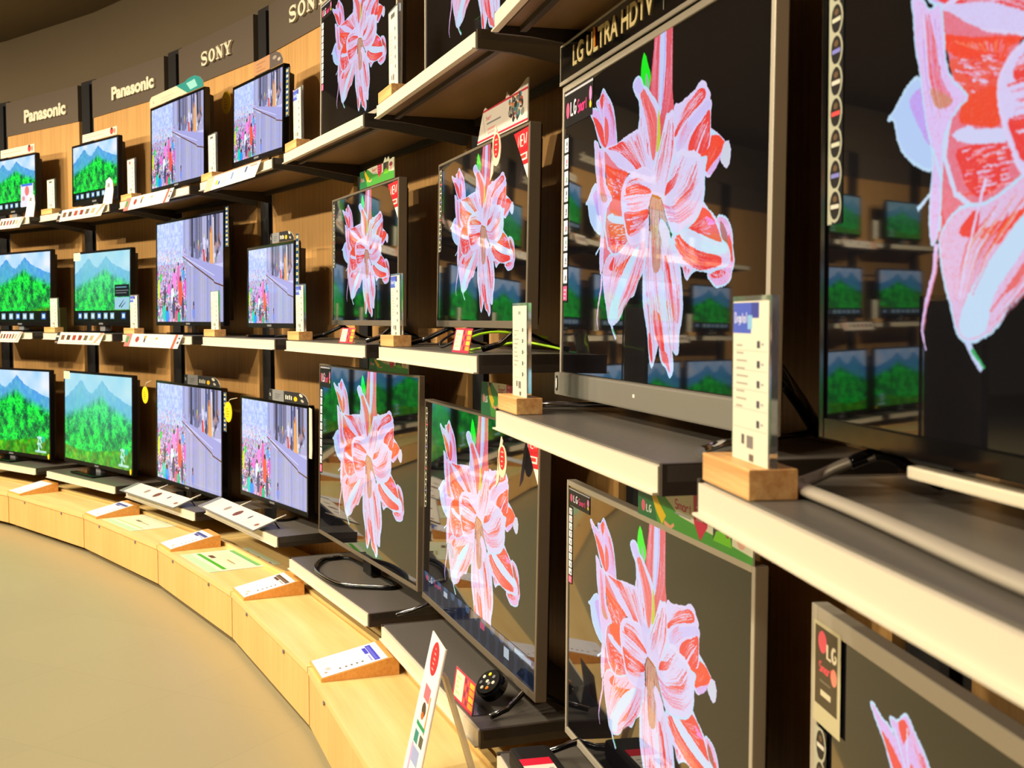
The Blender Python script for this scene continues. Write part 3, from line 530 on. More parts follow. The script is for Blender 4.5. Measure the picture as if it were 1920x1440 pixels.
PIC = dict(card_plain=price_card('card_plain', ''), card_blue=price_card('card_blue', 'blue'), card_red=price_card('card_red', 'red'), card_dark=price_card('card_dark', 'dark'),
 w_plain=wedge_card('wedge_plain', None), w_blue=wedge_card('wedge_blue', (.16, .22, .55)), w_brown=wedge_card('wedge_brown', (.36, .26, .16)), w_indigo=wedge_card('wedge_indigo', (.25, .28, .85)),
 s_photos=strip_card('strip_photos', 'photos'), s_pink=strip_card('strip_pink', 'pink'), s_tan=strip_card('strip_tan', 'tan'), s_spec=strip_card('strip_spec', 'spec'),
 t_black=topper('topper_black', 'black'), t_tan=topper('topper_tan', 'tan'), t_teal=topper('topper_teal', 'teal'), t_white=topper('topper_white', 'white'), t_green=topper('topper_green', 'green'), t_green2=topper('topper_green_low', 'green2'), t_red=topper('topper_red', 'redband'),
 side=side_strip('side_strip'), icons=icon_strip('icon_strip'), chain=chain_strip('chain_strip'), brand=brand_sticker('brand_sticker'), plate=brand_plate('brand_plate'), tri=triangle_tag('triangle_tag'),
 leaf1=leaflet('leaflet_pale', False), leaf2=leaflet('leaflet_green', True), fsign=floor_sign('floor_sign'), promo=promo_card('promo_card'), bub=bubble_tag('bubble_tag'), ytag=yellow_tag('yellow_tag'), boxl=wood_box_label('box_label'))
PM = {k: picture('print_'+k, v, .45) for k, v in PIC.items()}

# ---------------------------------------------------------------- mesh helpers
class MB:
    def __init__(s): s.bm = bmesh.new(); s.uv = s.bm.loops.layers.uv.new('UVMap'); s.mats = []
    def mi(s, m):
        if m not in s.mats: s.mats.append(m)
        return s.mats.index(m)
    def face(s, vs, m, uv=None):
        f = s.bm.faces.new([s.bm.verts.new(v) for v in vs]); f.material_index = s.mi(m)
        if uv:
            for l, q in zip(f.loops, uv): l[s.uv].uv = q
        return f
    def box(s, x0, x1, y0, y1, z0, z1, m, bev=0):
        r = bmesh.ops.create_cube(s.bm, size=1)
        for v in r['verts']: v.co = Vector(((x0+x1)/2+v.co.x*(x1-x0), (y0+y1)/2+v.co.y*(y1-y0), (z0+z1)/2+v.co.z*(z1-z0)))
        fs = {f for v in r['verts'] for f in v.link_faces}; k = s.mi(m)
        for f in fs: f.material_index = k
        if bev:
            es = {e for v in r['verts'] for e in v.link_edges}
            o = bmesh.ops.bevel(s.bm, geom=list(es), offset=bev, segments=2, affect='EDGES', profile=.6)
            for f in o['faces']: f.material_index = k
        return s
    def prism(s, pts, ax, a0, a1, m):
        """pts: 2D outline; ax: extrusion axis"""
        def mk(p, a): return {'x': (a, p[0], p[1]), 'y': (p[0], a, p[1]), 'z': (p[0], p[1], a)}[ax]
        A = [s.bm.verts.new(mk(p, a0)) for p in pts]; B = [s.bm.verts.new(mk(p, a1)) for p in pts]; k = s.mi(m); n = len(pts)
        for i in range(n): s.bm.faces.new([A[i], A[(i+1) % n], B[(i+1) % n], B[i]]).material_index = k
        s.bm.faces.new(A[::-1]).material_index = k; s.bm.faces.new(B).material_index = k
        return s
    def tube(s, pts, r, m, n=8, flat=1., r1=None):
        P = [Vector(p) for p in pts]; rings = []; k = s.mi(m); N_ = len(P)
        for i, p in enumerate(P):
            d = (P[min(i+1, N_-1)]-P[max(i-1, 0)]).normalized(); up = Vector((0, 0, 1)) if abs(d.z) < .95 else Vector((1, 0, 0))
            a = d.cross(up).normalized(); b = a.cross(d).normalized(); rr = r if r1 is None else r+(r1-r)*i/(N_-1)
            rings.append([s.bm.verts.new(p+a*rr*math.cos(2*PI*j/n)+b*rr*flat*math.sin(2*PI*j/n)) for j in range(n)])
        for A, B in zip(rings, rings[1:]):
            for j in range(n):
                f = s.bm.faces.new([A[j], A[(j+1) % n], B[(j+1) % n], B[j]]); f.material_index = k; f.smooth = True
        s.bm.faces.new(rings[0][::-1]).material_index = k; s.bm.faces.new(rings[-1]).material_index = k
        return s
    def disc(s, cx, cy, z0, z1, rx, ry, m, n=28, ax='z'):
        return s.prism([(cx+rx*math.cos(2*PI*i/n), cy+ry*math.sin(2*PI*i/n)) for i in range(n)], ax, z0, z1, m)
    def build(s, name, parent=None, loc=None):
        bmesh.ops.recalc_face_normals(s.bm, faces=s.bm.faces[:]); me = bpy.data.meshes.new(name); s.bm.to_mesh(me); s.bm.free()
        for m in s.mats: me.materials.append(m)
        o = bpy.data.objects.new(name, me); COL.objects.link(o)
        if parent: o.parent = parent
        if loc is not None: o.matrix_world = loc
        return o
def frame(b):
    x, y = -2.8093, 7.8035
    if b >= 0:
        for i in range(b): a = TH0+i*DEL; x += W*math.cos(a); y += W*math.sin(a)
    else:
        for i in range(-1, b-1, -1): a = TH0+i*DEL; x -= W*math.cos(a); y -= W*math.sin(a)
    a = TH0+b*DEL
    return x+W/2*math.cos(a), y+W/2*math.sin(a), a
def mat(b, u=0, d=0, z=0, yaw=0, tilt=0):
    """local x along the bay to the right, local -y out of the wall, z up; heights are given from eye level"""
    x, y, a = frame(b)
    return Matrix.Translation((x+u*math.cos(a)+d*math.sin(a), y+u*math.sin(a)-d*math.cos(a), z+EYE)) @ Matrix.Rotation(a+yaw, 4, 'Z') @ Matrix.Rotation(tilt, 4, 'X')
def tag(o, label, cat, group=None):
    o['label'] = label; o['category'] = cat
    if group: o['group'] = group
    return o
def empty(name, mw, label, cat, group=None):
    o = bpy.data.objects.new(name, None); COL.objects.link(o); o.empty_display_size = .1; o.matrix_world = mw
    return tag(o, label, cat, group)
def struct(o): o['kind'] = 'structure'; return o
def quad(mb, x0, x1, z0, z1, y, m, yz=None):
    mb.face([(x0, y, z0), (x1, y, z0), (x1, y, z1), (x0, y, z1)], m, [(0, 0), (1, 0), (1, 1), (0, 1)])
def slab(x0, x1, z0, z1, y, m, back, t=.002, dx=0):
    """thin board with a printed front"""
    mb = MB(); quad(mb, x0, x1, z0, z1, y, m); mb.box(x0, x1, y+.0003, y+t, z0, z1, back); return mb

# ---------------------------------------------------------------- setting
FL = -EYE
def arcpts(d, b0, b1, z):
    pts = []
    for b in range(b0, b1+1):
        x, y, a = frame(b); sh = d*math.tan(abs(DEL)/2)
        for u in (-W/2+sh, W/2-sh): pts.append((x+u*math.cos(a)+d*math.sin(a), y+u*math.sin(a)-d*math.cos(a), z))
    return pts
mb = MB(); mb.face([(-14, -6, 0), (4, -6, 0), (4, 15, 0), (-14, 15, 0)], floor_mat()); struct(mb.build('floor'))
mb = MB(); mb.face([(-14, -6, 3.35), (-14, 15, 3.35), (4, 15, 3.35), (4, -6, 3.35)], M['dark']); struct(mb.build('ceiling'))
roomwall = plain('room_wall', (.42, .36, .28), .8)
mb = MB(); mb.face([(-14, -6, 0), (-14, 15, 0), (-14, 15, 3.35), (-14, -6, 3.35)], roomwall); struct(mb.build('wall_left'))
mb = MB(); mb.face([(-14, -6, 0), (-14, -6, 3.35), (4, -6, 3.35), (4, -6, 0)], roomwall); struct(mb.build('wall_front'))
B0, B1 = -5, 7
mb = MB()                       # dark curved wall behind the bays
for b in range(B0, B1+1):
    x, y, a = frame(b)
    def P(u, d, z): return (x+u*math.cos(a)+d*math.sin(a), y+u*math.sin(a)-d*math.cos(a), z)
    mb.face([P(-.605, -.06, 0), P(.605, -.06, 0), P(.605, -.06, 3.35), P(-.605, -.06, 3.35)], M['dark'])
struct(mb.build('wall_back'))
SEAM, FTOP, PTOP = 1.3165, 1.555, 1.572
k = 0
for b in range(B0, B1+1):
    mb = MB(); mb.box(-.498, .498, 0, .03, FL, SEAM, M['panel']); struct(mb.build('wall_panel', loc=mat(b)))
    mb = MB(); mb.box(-.498, .498, -.006, .03, SEAM, FTOP, M['fascia']); struct(mb.build('trim_%d' % (100+b), loc=mat(b)))
    # upright between this bay and the next
    x, y, a = frame(b); mw = Matrix.Translation((x-W/2*math.cos(a), y-W/2*math.sin(a), EYE)) @ Matrix.Rotation(a-DEL/2, 4, 'Z')
    mb = MB(); mb.box(-.094, .094, .012, .05, FL, PTOP, M['post']); mb.box(-.05, .05, -.006, .02, FL, PTOP-.03, M['mattblack'])
    struct(mb.build('trim_%d' % (200+b), loc=mw))

# ---------------------------------------------------------------- televisions
T = {  # bay, u, distance from wall, yaw, width, height, z from eye, tilt, screen, style
 'b1': (-1, -.099, .231, .0206, 1.051, .605, -.944, -.0165, 'f_viv', 'pana'), 'b2': (0, -.0956, .2105, -.0138, 1.035, .601, -.9377, -.02, 'f_pale', 'pana'),
 'b3': (1, 0, .2013, -.0316, 1.003, .580, -.9348, -.0153, 'crowd', 'sony'), 'b4': (2, -.0086, .2006, .0247, .838, .489, -.8651, -.0124, 'crowd', 'sony'),
 'b5': (3, -.0417, .2052, -.0077, 1.1967, .7186, -.9079, -.0178, 'flower', 'ring'), 'b6': (4, -.0623, .2093, -.0221, 1.1315, .6617, -.927, -.022, 'flower', 'vleg'),
 'b7': (5, -.0215, .2044, .0068, .9495, .5763, -.9377, -.0086, 'flower', 'silver'), 'b8': (6, -.051, .2066, -.0213, .9986, .5734, -.9442, 0, 'flower', 'plate'),
 'm1': (-1, .01, .1991, -.0169, .8854, .5088, -.0458, -.02, 'f_bar', 'pana'), 'm2': (0, -.0061, .2006, .0022, .8117, .468, -.0424, -.022, 'f_barp', 'pana'),
 'm3': (1, .0397, .1957, -.0305, 1.0164, .586, -.0381, -.014, 'crowd', 'sony'), 'm4': (2, -.0096, .2012, -.0215, .6625, .383, -.0431, -.0134, 'crowd', 'sony'),
 'm5': (3, -.0205, .2027, -.0325, .8606, .5033, -.0273, -.013, 'flower', 'vleg'), 'm6': (4, -.0133, .2018, -.0175, .8558, .5035, -.0271, -.0207, 'flower', 'vleg'),
 'm7': (5, -.0259, .2007, .0249, .9938, .6818, -.1712, -.0118, 'flower', 'big7'), 'm8': (6, -.0017, .1982, .0384, .9654, .6184, -.1487, .004, 'flower', 'big8'),
 't1': (-1, -.0371, .2033, -.0247, .6717, .3862, .7235, -.0136, 'f_promo', 'pana'), 't2': (0, -.0526, .2051, -.0015, .664, .3822, .7163, -.0156, 'f_bar', 'pana'),
 't3': (1, -.0618, .2067, -.0189, .8038, .4744, .7169, -.0141, 'crowd', 'sony'), 't4': (2, -.1157, .2147, .0217, .6558, .3855, .7346, -.0215, 'crowd', 'sony'),
 't5': (3, -.0597, .2124, -.02, .9667, .5577, .7201, -.016, 'flower', 'silver'), 't6': (4, 0, .2, 0, 1.0832, .6226, .7201, -.0054, 'flower', 'silver')}
for i, b in enumerate((-2, -3, -4)):     # further bays to the left, seen mirrored in the big screens
    T['xb%d' % i] = (b, 0, .21, 0, 1.02, .60, -.94, -.015, 'f_viv', 'pana'); T['xm%d' % i] = (b, 0, .2, 0, .84, .48, -.045, -.02, 'f_bar', 'pana'); T['xt%d' % i] = (b, -.04, .2, 0, .67, .386, .72, -.014, 'f_pale', 'pana')
DESC = {
 'b1': 'vivid green forest television cut by the left edge, bottom row', 'b2': 'pale misty green forest television, second on the bottom row',
 'b3': 'larger crowd-scene television beside the pale forest one, bottom row', 'b4': 'crowd-scene television just left of the first flower screen, bottom row',
 'b5': 'flower television on a chrome ring foot, first flower of bottom row', 'b6': 'flower television with blue menu along its foot, bottom row',
 'b7': 'silver-framed flower television under green footballer strip, bottom row', 'b8': 'bronze-framed flower television with brand plate in bottom right corner',
 'm1': 'forest television with icon bar cut by left edge, middle row', 'm2': 'hazy forest television with grey information box, middle row',
 'm3': 'tall crowd-scene television, larger of two in the middle row', 'm4': 'small crowd-scene television, smaller of two in the middle row',
 'm5': 'smaller flower television under a green footballer card, middle row', 'm6': 'flower television under a white red-banded card, middle row',
 'm7': 'flower television with black lettered banner and thick grey lower bar', 'm8': 'huge flower television filling the right edge of the photo',
 't1': 'forest television with white promotion panel, cut by left edge, top row', 't2': 'forest television with brown patch and icon bar, top row',
 't3': 'crowd-scene television under the teal and cream card, top row', 't4': 'crowd-scene television under the tan card, top row',
 't5': 'flower television on the top row nearest the wall sign lettering', 't6': 'flower television cut by the top edge, silver frame, top row'}
for i, w_ in enumerate(('first', 'second', 'third')):
    DESC['xb%d' % i] = 'vivid forest television, %s bay beyond the left edge, bottom row' % w_
    DESC['xm%d' % i] = 'icon-bar forest television, %s bay beyond the left edge, middle row' % w_
    DESC['xt%d' % i] = 'pale forest television, %s bay beyond the left edge, top row' % w_
SZ = {}   # shelf heights
for b in range(-4, 7):
    SZ[('b', b)] = -.917 if b == 2 else -.976; SZ[('m', b)] = -.200 if b >= 5 else -.086; SZ[('t', b)] = .661
TVO = {}
def tv(key):
    b, u, d, yaw, w, h, z, tilt, scr, st = T[key]; row = key[-2] if key[0] == 'x' else key[0]
    gap = z-SZ[(row, b)]                      # from shelf top to the foot of the panel
    t = empty('television', mat(b, u, d, z, yaw, tilt), DESC[key], 'television'); TVO[key] = t
    bz = {'pana': (.014, .014, .026, .014), 'sony': (.014, .014, .022, .014), 'ring': (.008, .014, .016, .008), 'vleg': (.008, .012, .020, .008), 'silver': (.010, .012, .016, .012), 'plate': (.022, .020, .022, .024), 'big7': (.010, .014, .052, .014), 'big8': (.014, .014, .026, .014)}[st]
    l, r, bo, to = bz; x0, x1 = -w/2, w/2
    fm = {'pana': M['black'], 'sony': M['gloss'], 'ring': M['bronze'], 'vleg': M['bronze'], 'silver': M['silver'], 'plate': M['silver'], 'big7': M['silver'], 'big8': M['gloss']}[st]
    th = .022 if st in ('silver', 'big7', 'plate') else .03 if st != 'ring' else .02
    mb = MB()
    mb.box(x0, x0+l, 0, th, 0, h, fm, .002); mb.box(x1-r, x1, 0, th, 0, h, fm, .002); mb.box(x0+l, x1-r, 0, th, h-to, h, fm, .002)
    if st == 'big7': mb.box(x0, x1, -.012, th, 0, bo-.002, M['ultra'], .004)
    else: mb.box(x0+l, x1-r, 0, th, 0, bo, M['black'] if st in ('pana', 'sony') else fm, .002)
    mb.build('bezel', t)
    mb = MB(); quad(mb, x0+l, x1-r, bo, h-to, .003, SCR[scr]); mb.build('screen', t)
    mb = MB(); mb.box(x0+l*.5, x1-r*.5, .006, th+.004, bo*.5, h-to*.5, M['black'])
    dp = .075 if st in ('sony', 'pana') else .055
    if True:
        mb.prism([(x0+.02, th), (x1-.02, th), (x1-.06, dp), (x0+.06, dp)], 'z', .03, h-.03, M['mattblack'])
    mb.build('back_cover', t)
    if st in ('pana', 'sony'):
        mb = MB()
        if st == 'pana': mb.box(-.035, .035, .01, .05, -gap+.008, .03, M['grey']); mb.box(-.17, .17, -.10, .10, -gap+.001, -gap+.012, M['gloss'], .004)
        else: mb.box(-.03, .03, .01, .05, -gap+.008, .03, M['chrome']); mb.disc(0, .0, -gap+.001, -gap+.012, .17, .10, M['gloss'])
        mb.build('stand', t)
        mb = MB(); mb.box(-.03, .03, -.0012, .001, bo*.3, bo*.7, M['grey']); mb.build('logo_badge', t)
        if row == 'b' and st == 'pana':
            mb = MB(); mb.disc(x1-r-.01, bo*.5+.01, -.003, -.0002, .012, .018, M['yellow'], 14, 'y'); mb.build('yellow_sticker', t)
    elif st == 'ring':
        g = -gap+.008
        pts = [(-.05, .06), (-.30, .05), (-.33, -.02), (-.30, -.07), (-.16, -.135), (.0, -.145), (.15, -.12), (.22, -.04), (.25, .05), (.05, .06)]
        cm = bezier(pts); mb = MB(); mb.tube([(p[0], p[1], g) for p in cm], .008, M['gloss'], 8, .9); mb.build('ring_foot', t)
        mb = MB(); mb.tube([(p[0], p[1]-.004, g+.007) for p in cm if p[1] < .03], .0035, M['chrome'], 6); mb.build('chrome_trim', t)
        mb = MB(); mb.box(-.05, .05, .02, .06, g, .05, M['gloss'], .004); mb.build('neck', t)
    elif st in ('vleg', 'silver', 'plate'):
        for s in (-1, 1):
            g = -gap+.006; mb = MB(); xx = s*(w/2-.05); mid = s*(w/2-.10)
            mb.tube([(xx, -.095, g), (xx-.01*s, -.05, g+.012), (mid, .02, g+.05), (mid, .03, g+gap)], .006, M['gloss'], 8); mb.tube([(mid, .02, g+.05), (xx-.02*s, .10, g+.01), (xx, .15, g)], .006, M['gloss'], 8)
            o = mb.build('leg', t)
            mb = MB(); mb.tube([(xx, -.099, g+.005), (xx-.01*s, -.05, g+.018), (mid, .016, g+.055)], .0035, M['chrome'], 6); mb.build('chrome_trim', o)
    elif st == 'big7':
        g = -gap+.008
        for s in (-1, 1):
            mb = MB(); xx = s*.445
            mb.tube([(xx+.02*s, -.088, g), (xx-.03*s, -.03, g+.004), (xx-.09*s, .08, g+.006), (xx-.12*s, .18, g+.01)], .008, M['chrome'], 8, .8)
            mb.tube([(xx-.12*s, .18, g+.01), (xx-.07*s, .12, g+.06), (xx-.04*s, .05, g+.13)], .012, M['gloss'], 8); mb.build('leg', t)
        mb = MB(); mb.disc(x0+.022, .026, -.0135, -.012, .007, .017, M['mattblack'], 16, 'y'); mb.disc(x0+.022, .026, -.0142, -.0135, .004, .012, M['white'], 16, 'y'); mb.build('speaker_port', t)
        mb = MB(); mb.box(-.005, .005, -.0132, -.012, .024, .030, PM['tri']); mb.build('logo_badge', t)
    elif st == 'big8':
        g = -gap+.009; iv = t.matrix_world.inverted()
        def loc(p): return tuple(iv @ (mat(6, p[0], p[1], p[2]) @ Vector((0, 0, 0))))
        mb = MB()
        mb.tube(bez3([loc(p) for p in [(-.367, .198, -.157), (-.378, .228, -.168), (-.388, .254, -.182), (-.383, .274, -.188), (-.361, .288, -.191), (-.202, .293, -.191), (-.073, .300, -.191), (.138, .312, -.191), (.42, .31, -.191)]]), .012, M['silver'], 10, .55); mb.build('front_bar', t)
        mb = MB(); mb.tube(bez3([loc(p) for p in [(-.372, .225, -.166), (-.366, .198, -.156), (-.364, .175, -.160), (-.361, .150, -.176), (-.357, .120, -.191)]]), .010, M['gloss'], 8, .8); mb.build('arched_leg', t)
        mb = MB(); mb.box(-.285, .30, .01, .035, -.024, -.010, M['letter'], .003); mb.build('speaker_bar', t)
    # stickers on the screen glass
    def sticker(nm, xa, xb, za, zb, m, y=-.0006): q = MB(); quad(q, xa, xb, za, zb, y, m); return q.build(nm, t)
    sx = x0+l+.002
    if key in ('b5', 'm7', 't5'):
        sticker('feature_sticker', sx, sx+.032, h*.36 if key != 'm7' else h*.30, h*.86 if key != 'm7' else h*.84, PM['icons'], .002)
        sticker('brand_sticker', sx, sx+(.19 if key == 'm7' else .15), h*.865, h-to-.002, PM['brand'], .002)
    if key in ('b7',):
        sticker('feature_sticker', sx, sx+.026, h*.60, h*.90, PM['icons'], .002); sticker('brand_sticker', sx, sx+.15, h*.905, h-to-.004, PM['brand'], .002)
    if key in ('m5', 'm6', 'b6', 'm8'):
        sticker('feature_sticker', sx, sx+(.03 if key != 'm8' else .038), h*(.46 if key != 'm8' else .42), h*.96, PM['chain'], .002)
    if key == 'b8':
        sticker('brand_plate', x0+.012, x0+.10, h-.150, h-.018, PM['plate']); sticker('feature_sticker', x0+.018, x0+.058, .04, h-.155, PM['chain'])
    if key in ('m5', 'm6', 'b6'):
        q = MB(); q.face([(x1-r-.115, .002, h-to-.006), (x1-r-.002, .002, h-to-.13), (x1-r-.002, .002, h-to-.002)], PM['tri'], [(0, 1), (1, 0), (1, 1)]); q.build('corner_sticker', t)
    if key == 'b6':
        # blue menu band shown along the lower edge of this screen
        pic = Cv(512, 64, (.16, .22, .32), 1)
        for j in range(14): pic.ell(20+j*37, 40, 14, 26, (.10, .14, .22)); pic.ell(20+j*37, 4, 10, 14, (.45, .58, .75), .6)
        pic.ell(24, 14, 6, 8, (.9, .4, .5)); pic.text('LG', 34, 6, 14, (.9, .9, .97), 3); pic.text('Smart', 66, 8, 12, (.9, .25, .45), 2, .08); pic.rect(120, 12, 140, 26, (.85, .9, .95)); pic.rect(300, 10, 320, 26, (.85, .35, .5)); pic.rect(400, 20, 420, 44, (.85, .9, .95)); pic.rect(440, 4, 500, 14, (.7, .85, .95))
        q = MB(); quad(q, sx, x1-r, bo, bo+.075, .002, picture('screen_menu', pic.image('menu_band'), .05, .6, 1.7)); q.build('menu_band', t)
    if key == 'm2' or key == 'b2':
        sticker('paper_sticker', x0+.002, x0+.10, h-.055, h-.004, M['rail'])
    return t
def bezier(pts, n=6):
    P = [Vector((p[0], p[1], 0)) for p in pts]; return [(q.x, q.y) for q in cat(P, n)]
def bez3(pts, n=5): return [tuple(q) for q in cat([Vector(p) for p in pts], n)]
def cat(P, n):
    out = []; Q = [P[0]]+P+[P[-1]]
    for i in range(1, len(Q)-2):
        for k in range(n):
            t = k/n; a, b, c, d = Q[i-1], Q[i], Q[i+1], Q[i+2]
            out.append(.5*((2*b)+(-a+c)*t+(2*a-5*b+4*c-d)*t*t+(-a+3*b-3*c+d)*t**3))
    out.append(P[-1]); return out
for key in T: tv(key)

# ---------------------------------------------------------------- shelves
DS = .3608
ROWN = {'b': 'bottom', 'm': 'middle', 't': 'top'}
SH = {-1: 'cut by the left photo edge', 0: 'second from the left edge', 1: 'third from the left edge', 2: 'fourth from the left edge', 3: 'fifth from the left edge', 4: 'sixth from the left edge', 5: 'seventh from the left edge', 6: 'nearest, at the right edge', -2: 'first beyond the left edge', -3: 'second beyond the left edge', -4: 'third beyond the left edge'}
for b in range(-4, 7):
    for row in 'bmt':
        z = SZ[(row, b)]; hw = .511
        if row == 't' and b == 6: pass
        s = empty('display_shelf', mat(b, 0, 0, z), 'charcoal shelf with ivory front rail, %s row, %s' % (ROWN[row], SH[b]), 'shelf', 'display shelves')
        mb = MB(); mb.box(-hw, hw, -DS+.004, -.002, -.026, 0, M['shelf'], .0015); mb.build('board', s)
        mb = MB()
        mb.box(-hw+.012, hw-.012, -DS-.004, -DS+.004, -.040, -.004, M['rail']); mb.box(-hw+.012, hw-.012, -DS-.012, -DS+.004, -.044, -.040, M['rail'], .001); mb.build('price_rail', s)
        mb = MB(); mb.box(-hw+.02, hw-.02, -DS+.02, -.02, -.030, -.0262, M['under']); mb.box(-hw+.02, hw-.02, -DS+.05, -DS+.065, -.042, -.030, M['bracket']); mb.box(-hw+.02, hw-.02, -.05, -.03, -.05, -.030, M['bracket']); mb.build('underside', s)
        for sd in (-1, 1):
            mb = MB(); xa, xb = sorted((sd*hw, sd*(hw-.012)))
            mb.prism([(-DS-.002, 0.0005), (-DS-.002, -.044)]+([(-DS+.08, -.048), (-.02, -.082), (-.002, -.082)] if row == 't' else [(-.002, -.044)])+[(-.002, 0.0005)], 'x', xa+(.0 if sd < 0 else .001), xb+(.0 if sd > 0 else -.001), M['shelfside'] if row != 't' else M['bracket']); mb.build('end_bracket', s)

# ---------------------------------------------------------------- low maple cabinets
DC = .5891; HC = -1.1066; HFt = -1.2986
for b in range(-4, 7):
    fw = W/2-DC*math.tan(abs(DEL)/2)-.004; bw = W/2-.004
    c = empty('low_cabinet', mat(b, 0, 0, FL), 'low maple storage cabinet under the shelves, %s' % {6: 'nearest the camera at lower right', 5: 'second nearest the camera', 4: 'with the tall sign standing on it'}.get(b, 'bay %s' % SH[b]), 'cabinet', 'low maple cabinets along the wall')
    z = lambda q: q-FL
    mb = MB(); mb.prism([(-fw, -DC), (fw, -DC), (bw, -.035), (-bw, -.035)], 'z', z(HC)-.020, z(HC), M['cabtop']); mb.build('top_board', c)
    mb = MB(); mb.prism([(-fw+.003, -DC+.02), (fw-.003, -DC+.02), (bw-.003, -.04), (-bw+.003, -.04)], 'z', z(HFt), z(HC)-.0203, M['cab']); mb.build('carcass', c)
    mb = MB(); mb.prism([(-fw+.02, -DC+.05), (fw-.02, -DC+.05), (bw-.02, -.05), (-bw+.02, -.05)], 'z', 0.0005, z(HFt)-.0003, M['dust']); mb.build('plinth', c)
    for sd in (-1, 1):
        xa, xb = (-fw+.001, -.001) if sd < 0 else (.001, fw-.001)
        mb = MB(); mb.box(xa, xb, -DC+.004, -DC+.0195, z(HFt)+.001, z(HC)-.022, M['cab'], .001); dr = mb.build('door', c)
        mb = MB(); mb.disc(-.295 if sd < 0 else .262, z(-1.137), -DC-.001, -DC+.006, .007, .007, M['grey'], 12, 'y'); mb.build('lock', dr)
    mb = MB(); mb.box(-bw+.05, bw-.05, -.31, -.285, z(HC)+.0003, z(HC)+.016, M['cabtop'], .002); mb.build('cable_batten', c)

# ---------------------------------------------------------------- price cards in pine blocks
def card_stand(row, b, kind, label, h=.21, u=-.41, wid=.11, ww=.17):
    s = empty('card_stand', mat(b, u, .333, SZ[(row, b)]+.0005), label, 'price stand', 'price cards in pine blocks on the shelves')
    mb = MB(); mb.box(-ww/2, ww/2, -.028, .028, 0, .034, M['pine'], .0012); mb.build('wooden_block', s)
    x0 = -wid/2+.02
    mb = MB(); mb.box(x0-.004, x0+wid+.004, -.0045, .0045, .0, h+.006, M['acrylic']); mb.build('acrylic_sleeve', s)
    mb = MB(); quad(mb, x0, x0+wid, .026, h, -.0050, PM[kind]); mb.box(x0, x0+wid, -.0047, -.0046, .026, h, M['paper']); mb.build('price_card', s)
for row, b, kind, lab in [
 ('m', 0, 'card_plain', 'price card in pine block right of the left-edge forest television, middle row'),
 ('m', 1, 'card_blue', 'blue-headed price card in pine block before the hazy forest television'),
 ('m', 2, 'card_plain', 'price card in pine block overlapping the tall crowd-scene television, middle row'),
 ('m', 3, 'card_blue', 'blue-headed price card in pine block beside the small crowd-scene television'),
 ('m', 4, 'card_blue', 'price card in pine block between the two middle-row mid-size flower televisions'),
 ('m', 5, 'card_plain', 'greenish price card in pine block left of the bannered flower television'),
 ('m', 6, 'card_blue', 'biggest nearest price card with blue corner, in a pine block'),
 ('t', 0, 'card_dark', 'dark-headed price card in pine block left of the brown-patched forest television'),
 ('t', 1, 'card_red', 'red-headed price card in pine block on the top row'),
 ('t', 2, 'card_dark', 'price card in pine block between the two top-row crowd televisions'),
 ('t', 3, 'card_blue', 'blue-headed price card in pine block, top row under wall lettering'),
 ('t', 4, 'card_dark', 'tall price card in pine block between the top-row flower televisions')]:
    card_stand(row, b, kind, lab, h={('m', 5): .225, ('m', 6): .218, ('t', 4): .265, ('t', 1): .225, ('t', 3): .235}.get((row, b), .215), wid=.12 if row == 'm' and b > 4 else .11)
for b in (-1, -2, -3):
    card_stand('m', b, 'card_plain', 'price card beyond the left edge, middle row, number %d outward' % -b); card_stand('t', b, 'card_plain', 'price card beyond the left edge, top row, number %d outward' % -b)

# wedge-shaped price holders on the cabinets
for b, u, kind, lab in [(0, -.50, 'w_plain', 'sloping wooden price holder with plain card, leftmost on the cabinets'), (1, -.475, 'w_blue', 'sloping wooden price holder with navy printing, second from left'),
   (2, -.47, 'w_blue', 'sloping wooden price holder with navy printing between the two leaflets'), (3, -.49, 'w_brown', 'sloping wooden price holder with brown mark, near the ring-foot television'),
   (4, -.495, 'w_indigo', 'largest nearest sloping wooden price holder with bright blue printing'), (-1, -.48, 'w_plain', 'sloping wooden price holder just beyond the left edge')]:
    s = empty('price_wedge', mat(b, u, .455, HC+.0005), lab, 'price stand', 'sloping price holders on the cabinets')
    mb = MB(); mb.prism([(-.122, 0), (-.122, .010), (.095, .055), (.122, .057), (.122, 0)], 'x', -.10, .10, M['wedge']); mb.build('wooden_wedge', s)
    mb = MB(); sl = .045/.217
    def zz(y): return .010+(y+.122)*sl+.0012
    mb.face([(-.094, -.118, zz(-.118)), (.094, -.118, zz(-.118)), (.094, .088, zz(.088)), (-.094, .088, zz(.088))], PM[kind], [(0, 0), (0, 1), (1, 1), (1, 0)][::1] and [(0, 1), (0, 0), (1, 0), (1, 1)]); mb.build('price_card', s)
# leaflets
for b, xa, xb, ya, yb, kind, lab in [(1, -.34, .12, .255, .555, 'leaf1', 'pale green leaflet lying flat below the larger crowd television'), (2, -.27, .178, .225, .558, 'leaf2', 'leaflet with strong green bands lying on the cabinet')]:
    mb = MB(); z0 = .0018; mb.face([(xa, -yb, z0), (xb, -yb, z0), (xb, -ya, z0), (xa, -ya, z0)], PM[kind], [(0, 0), (1, 0), (1, 1), (0, 1)]); mb.box(xa, xb, -yb, -ya, .0004, .0014, M['paper'])
    tag(mb.build('leaflet', loc=mat(b, 0, 0, HC)), lab, 'leaflet', 'leaflets on the cabinets')
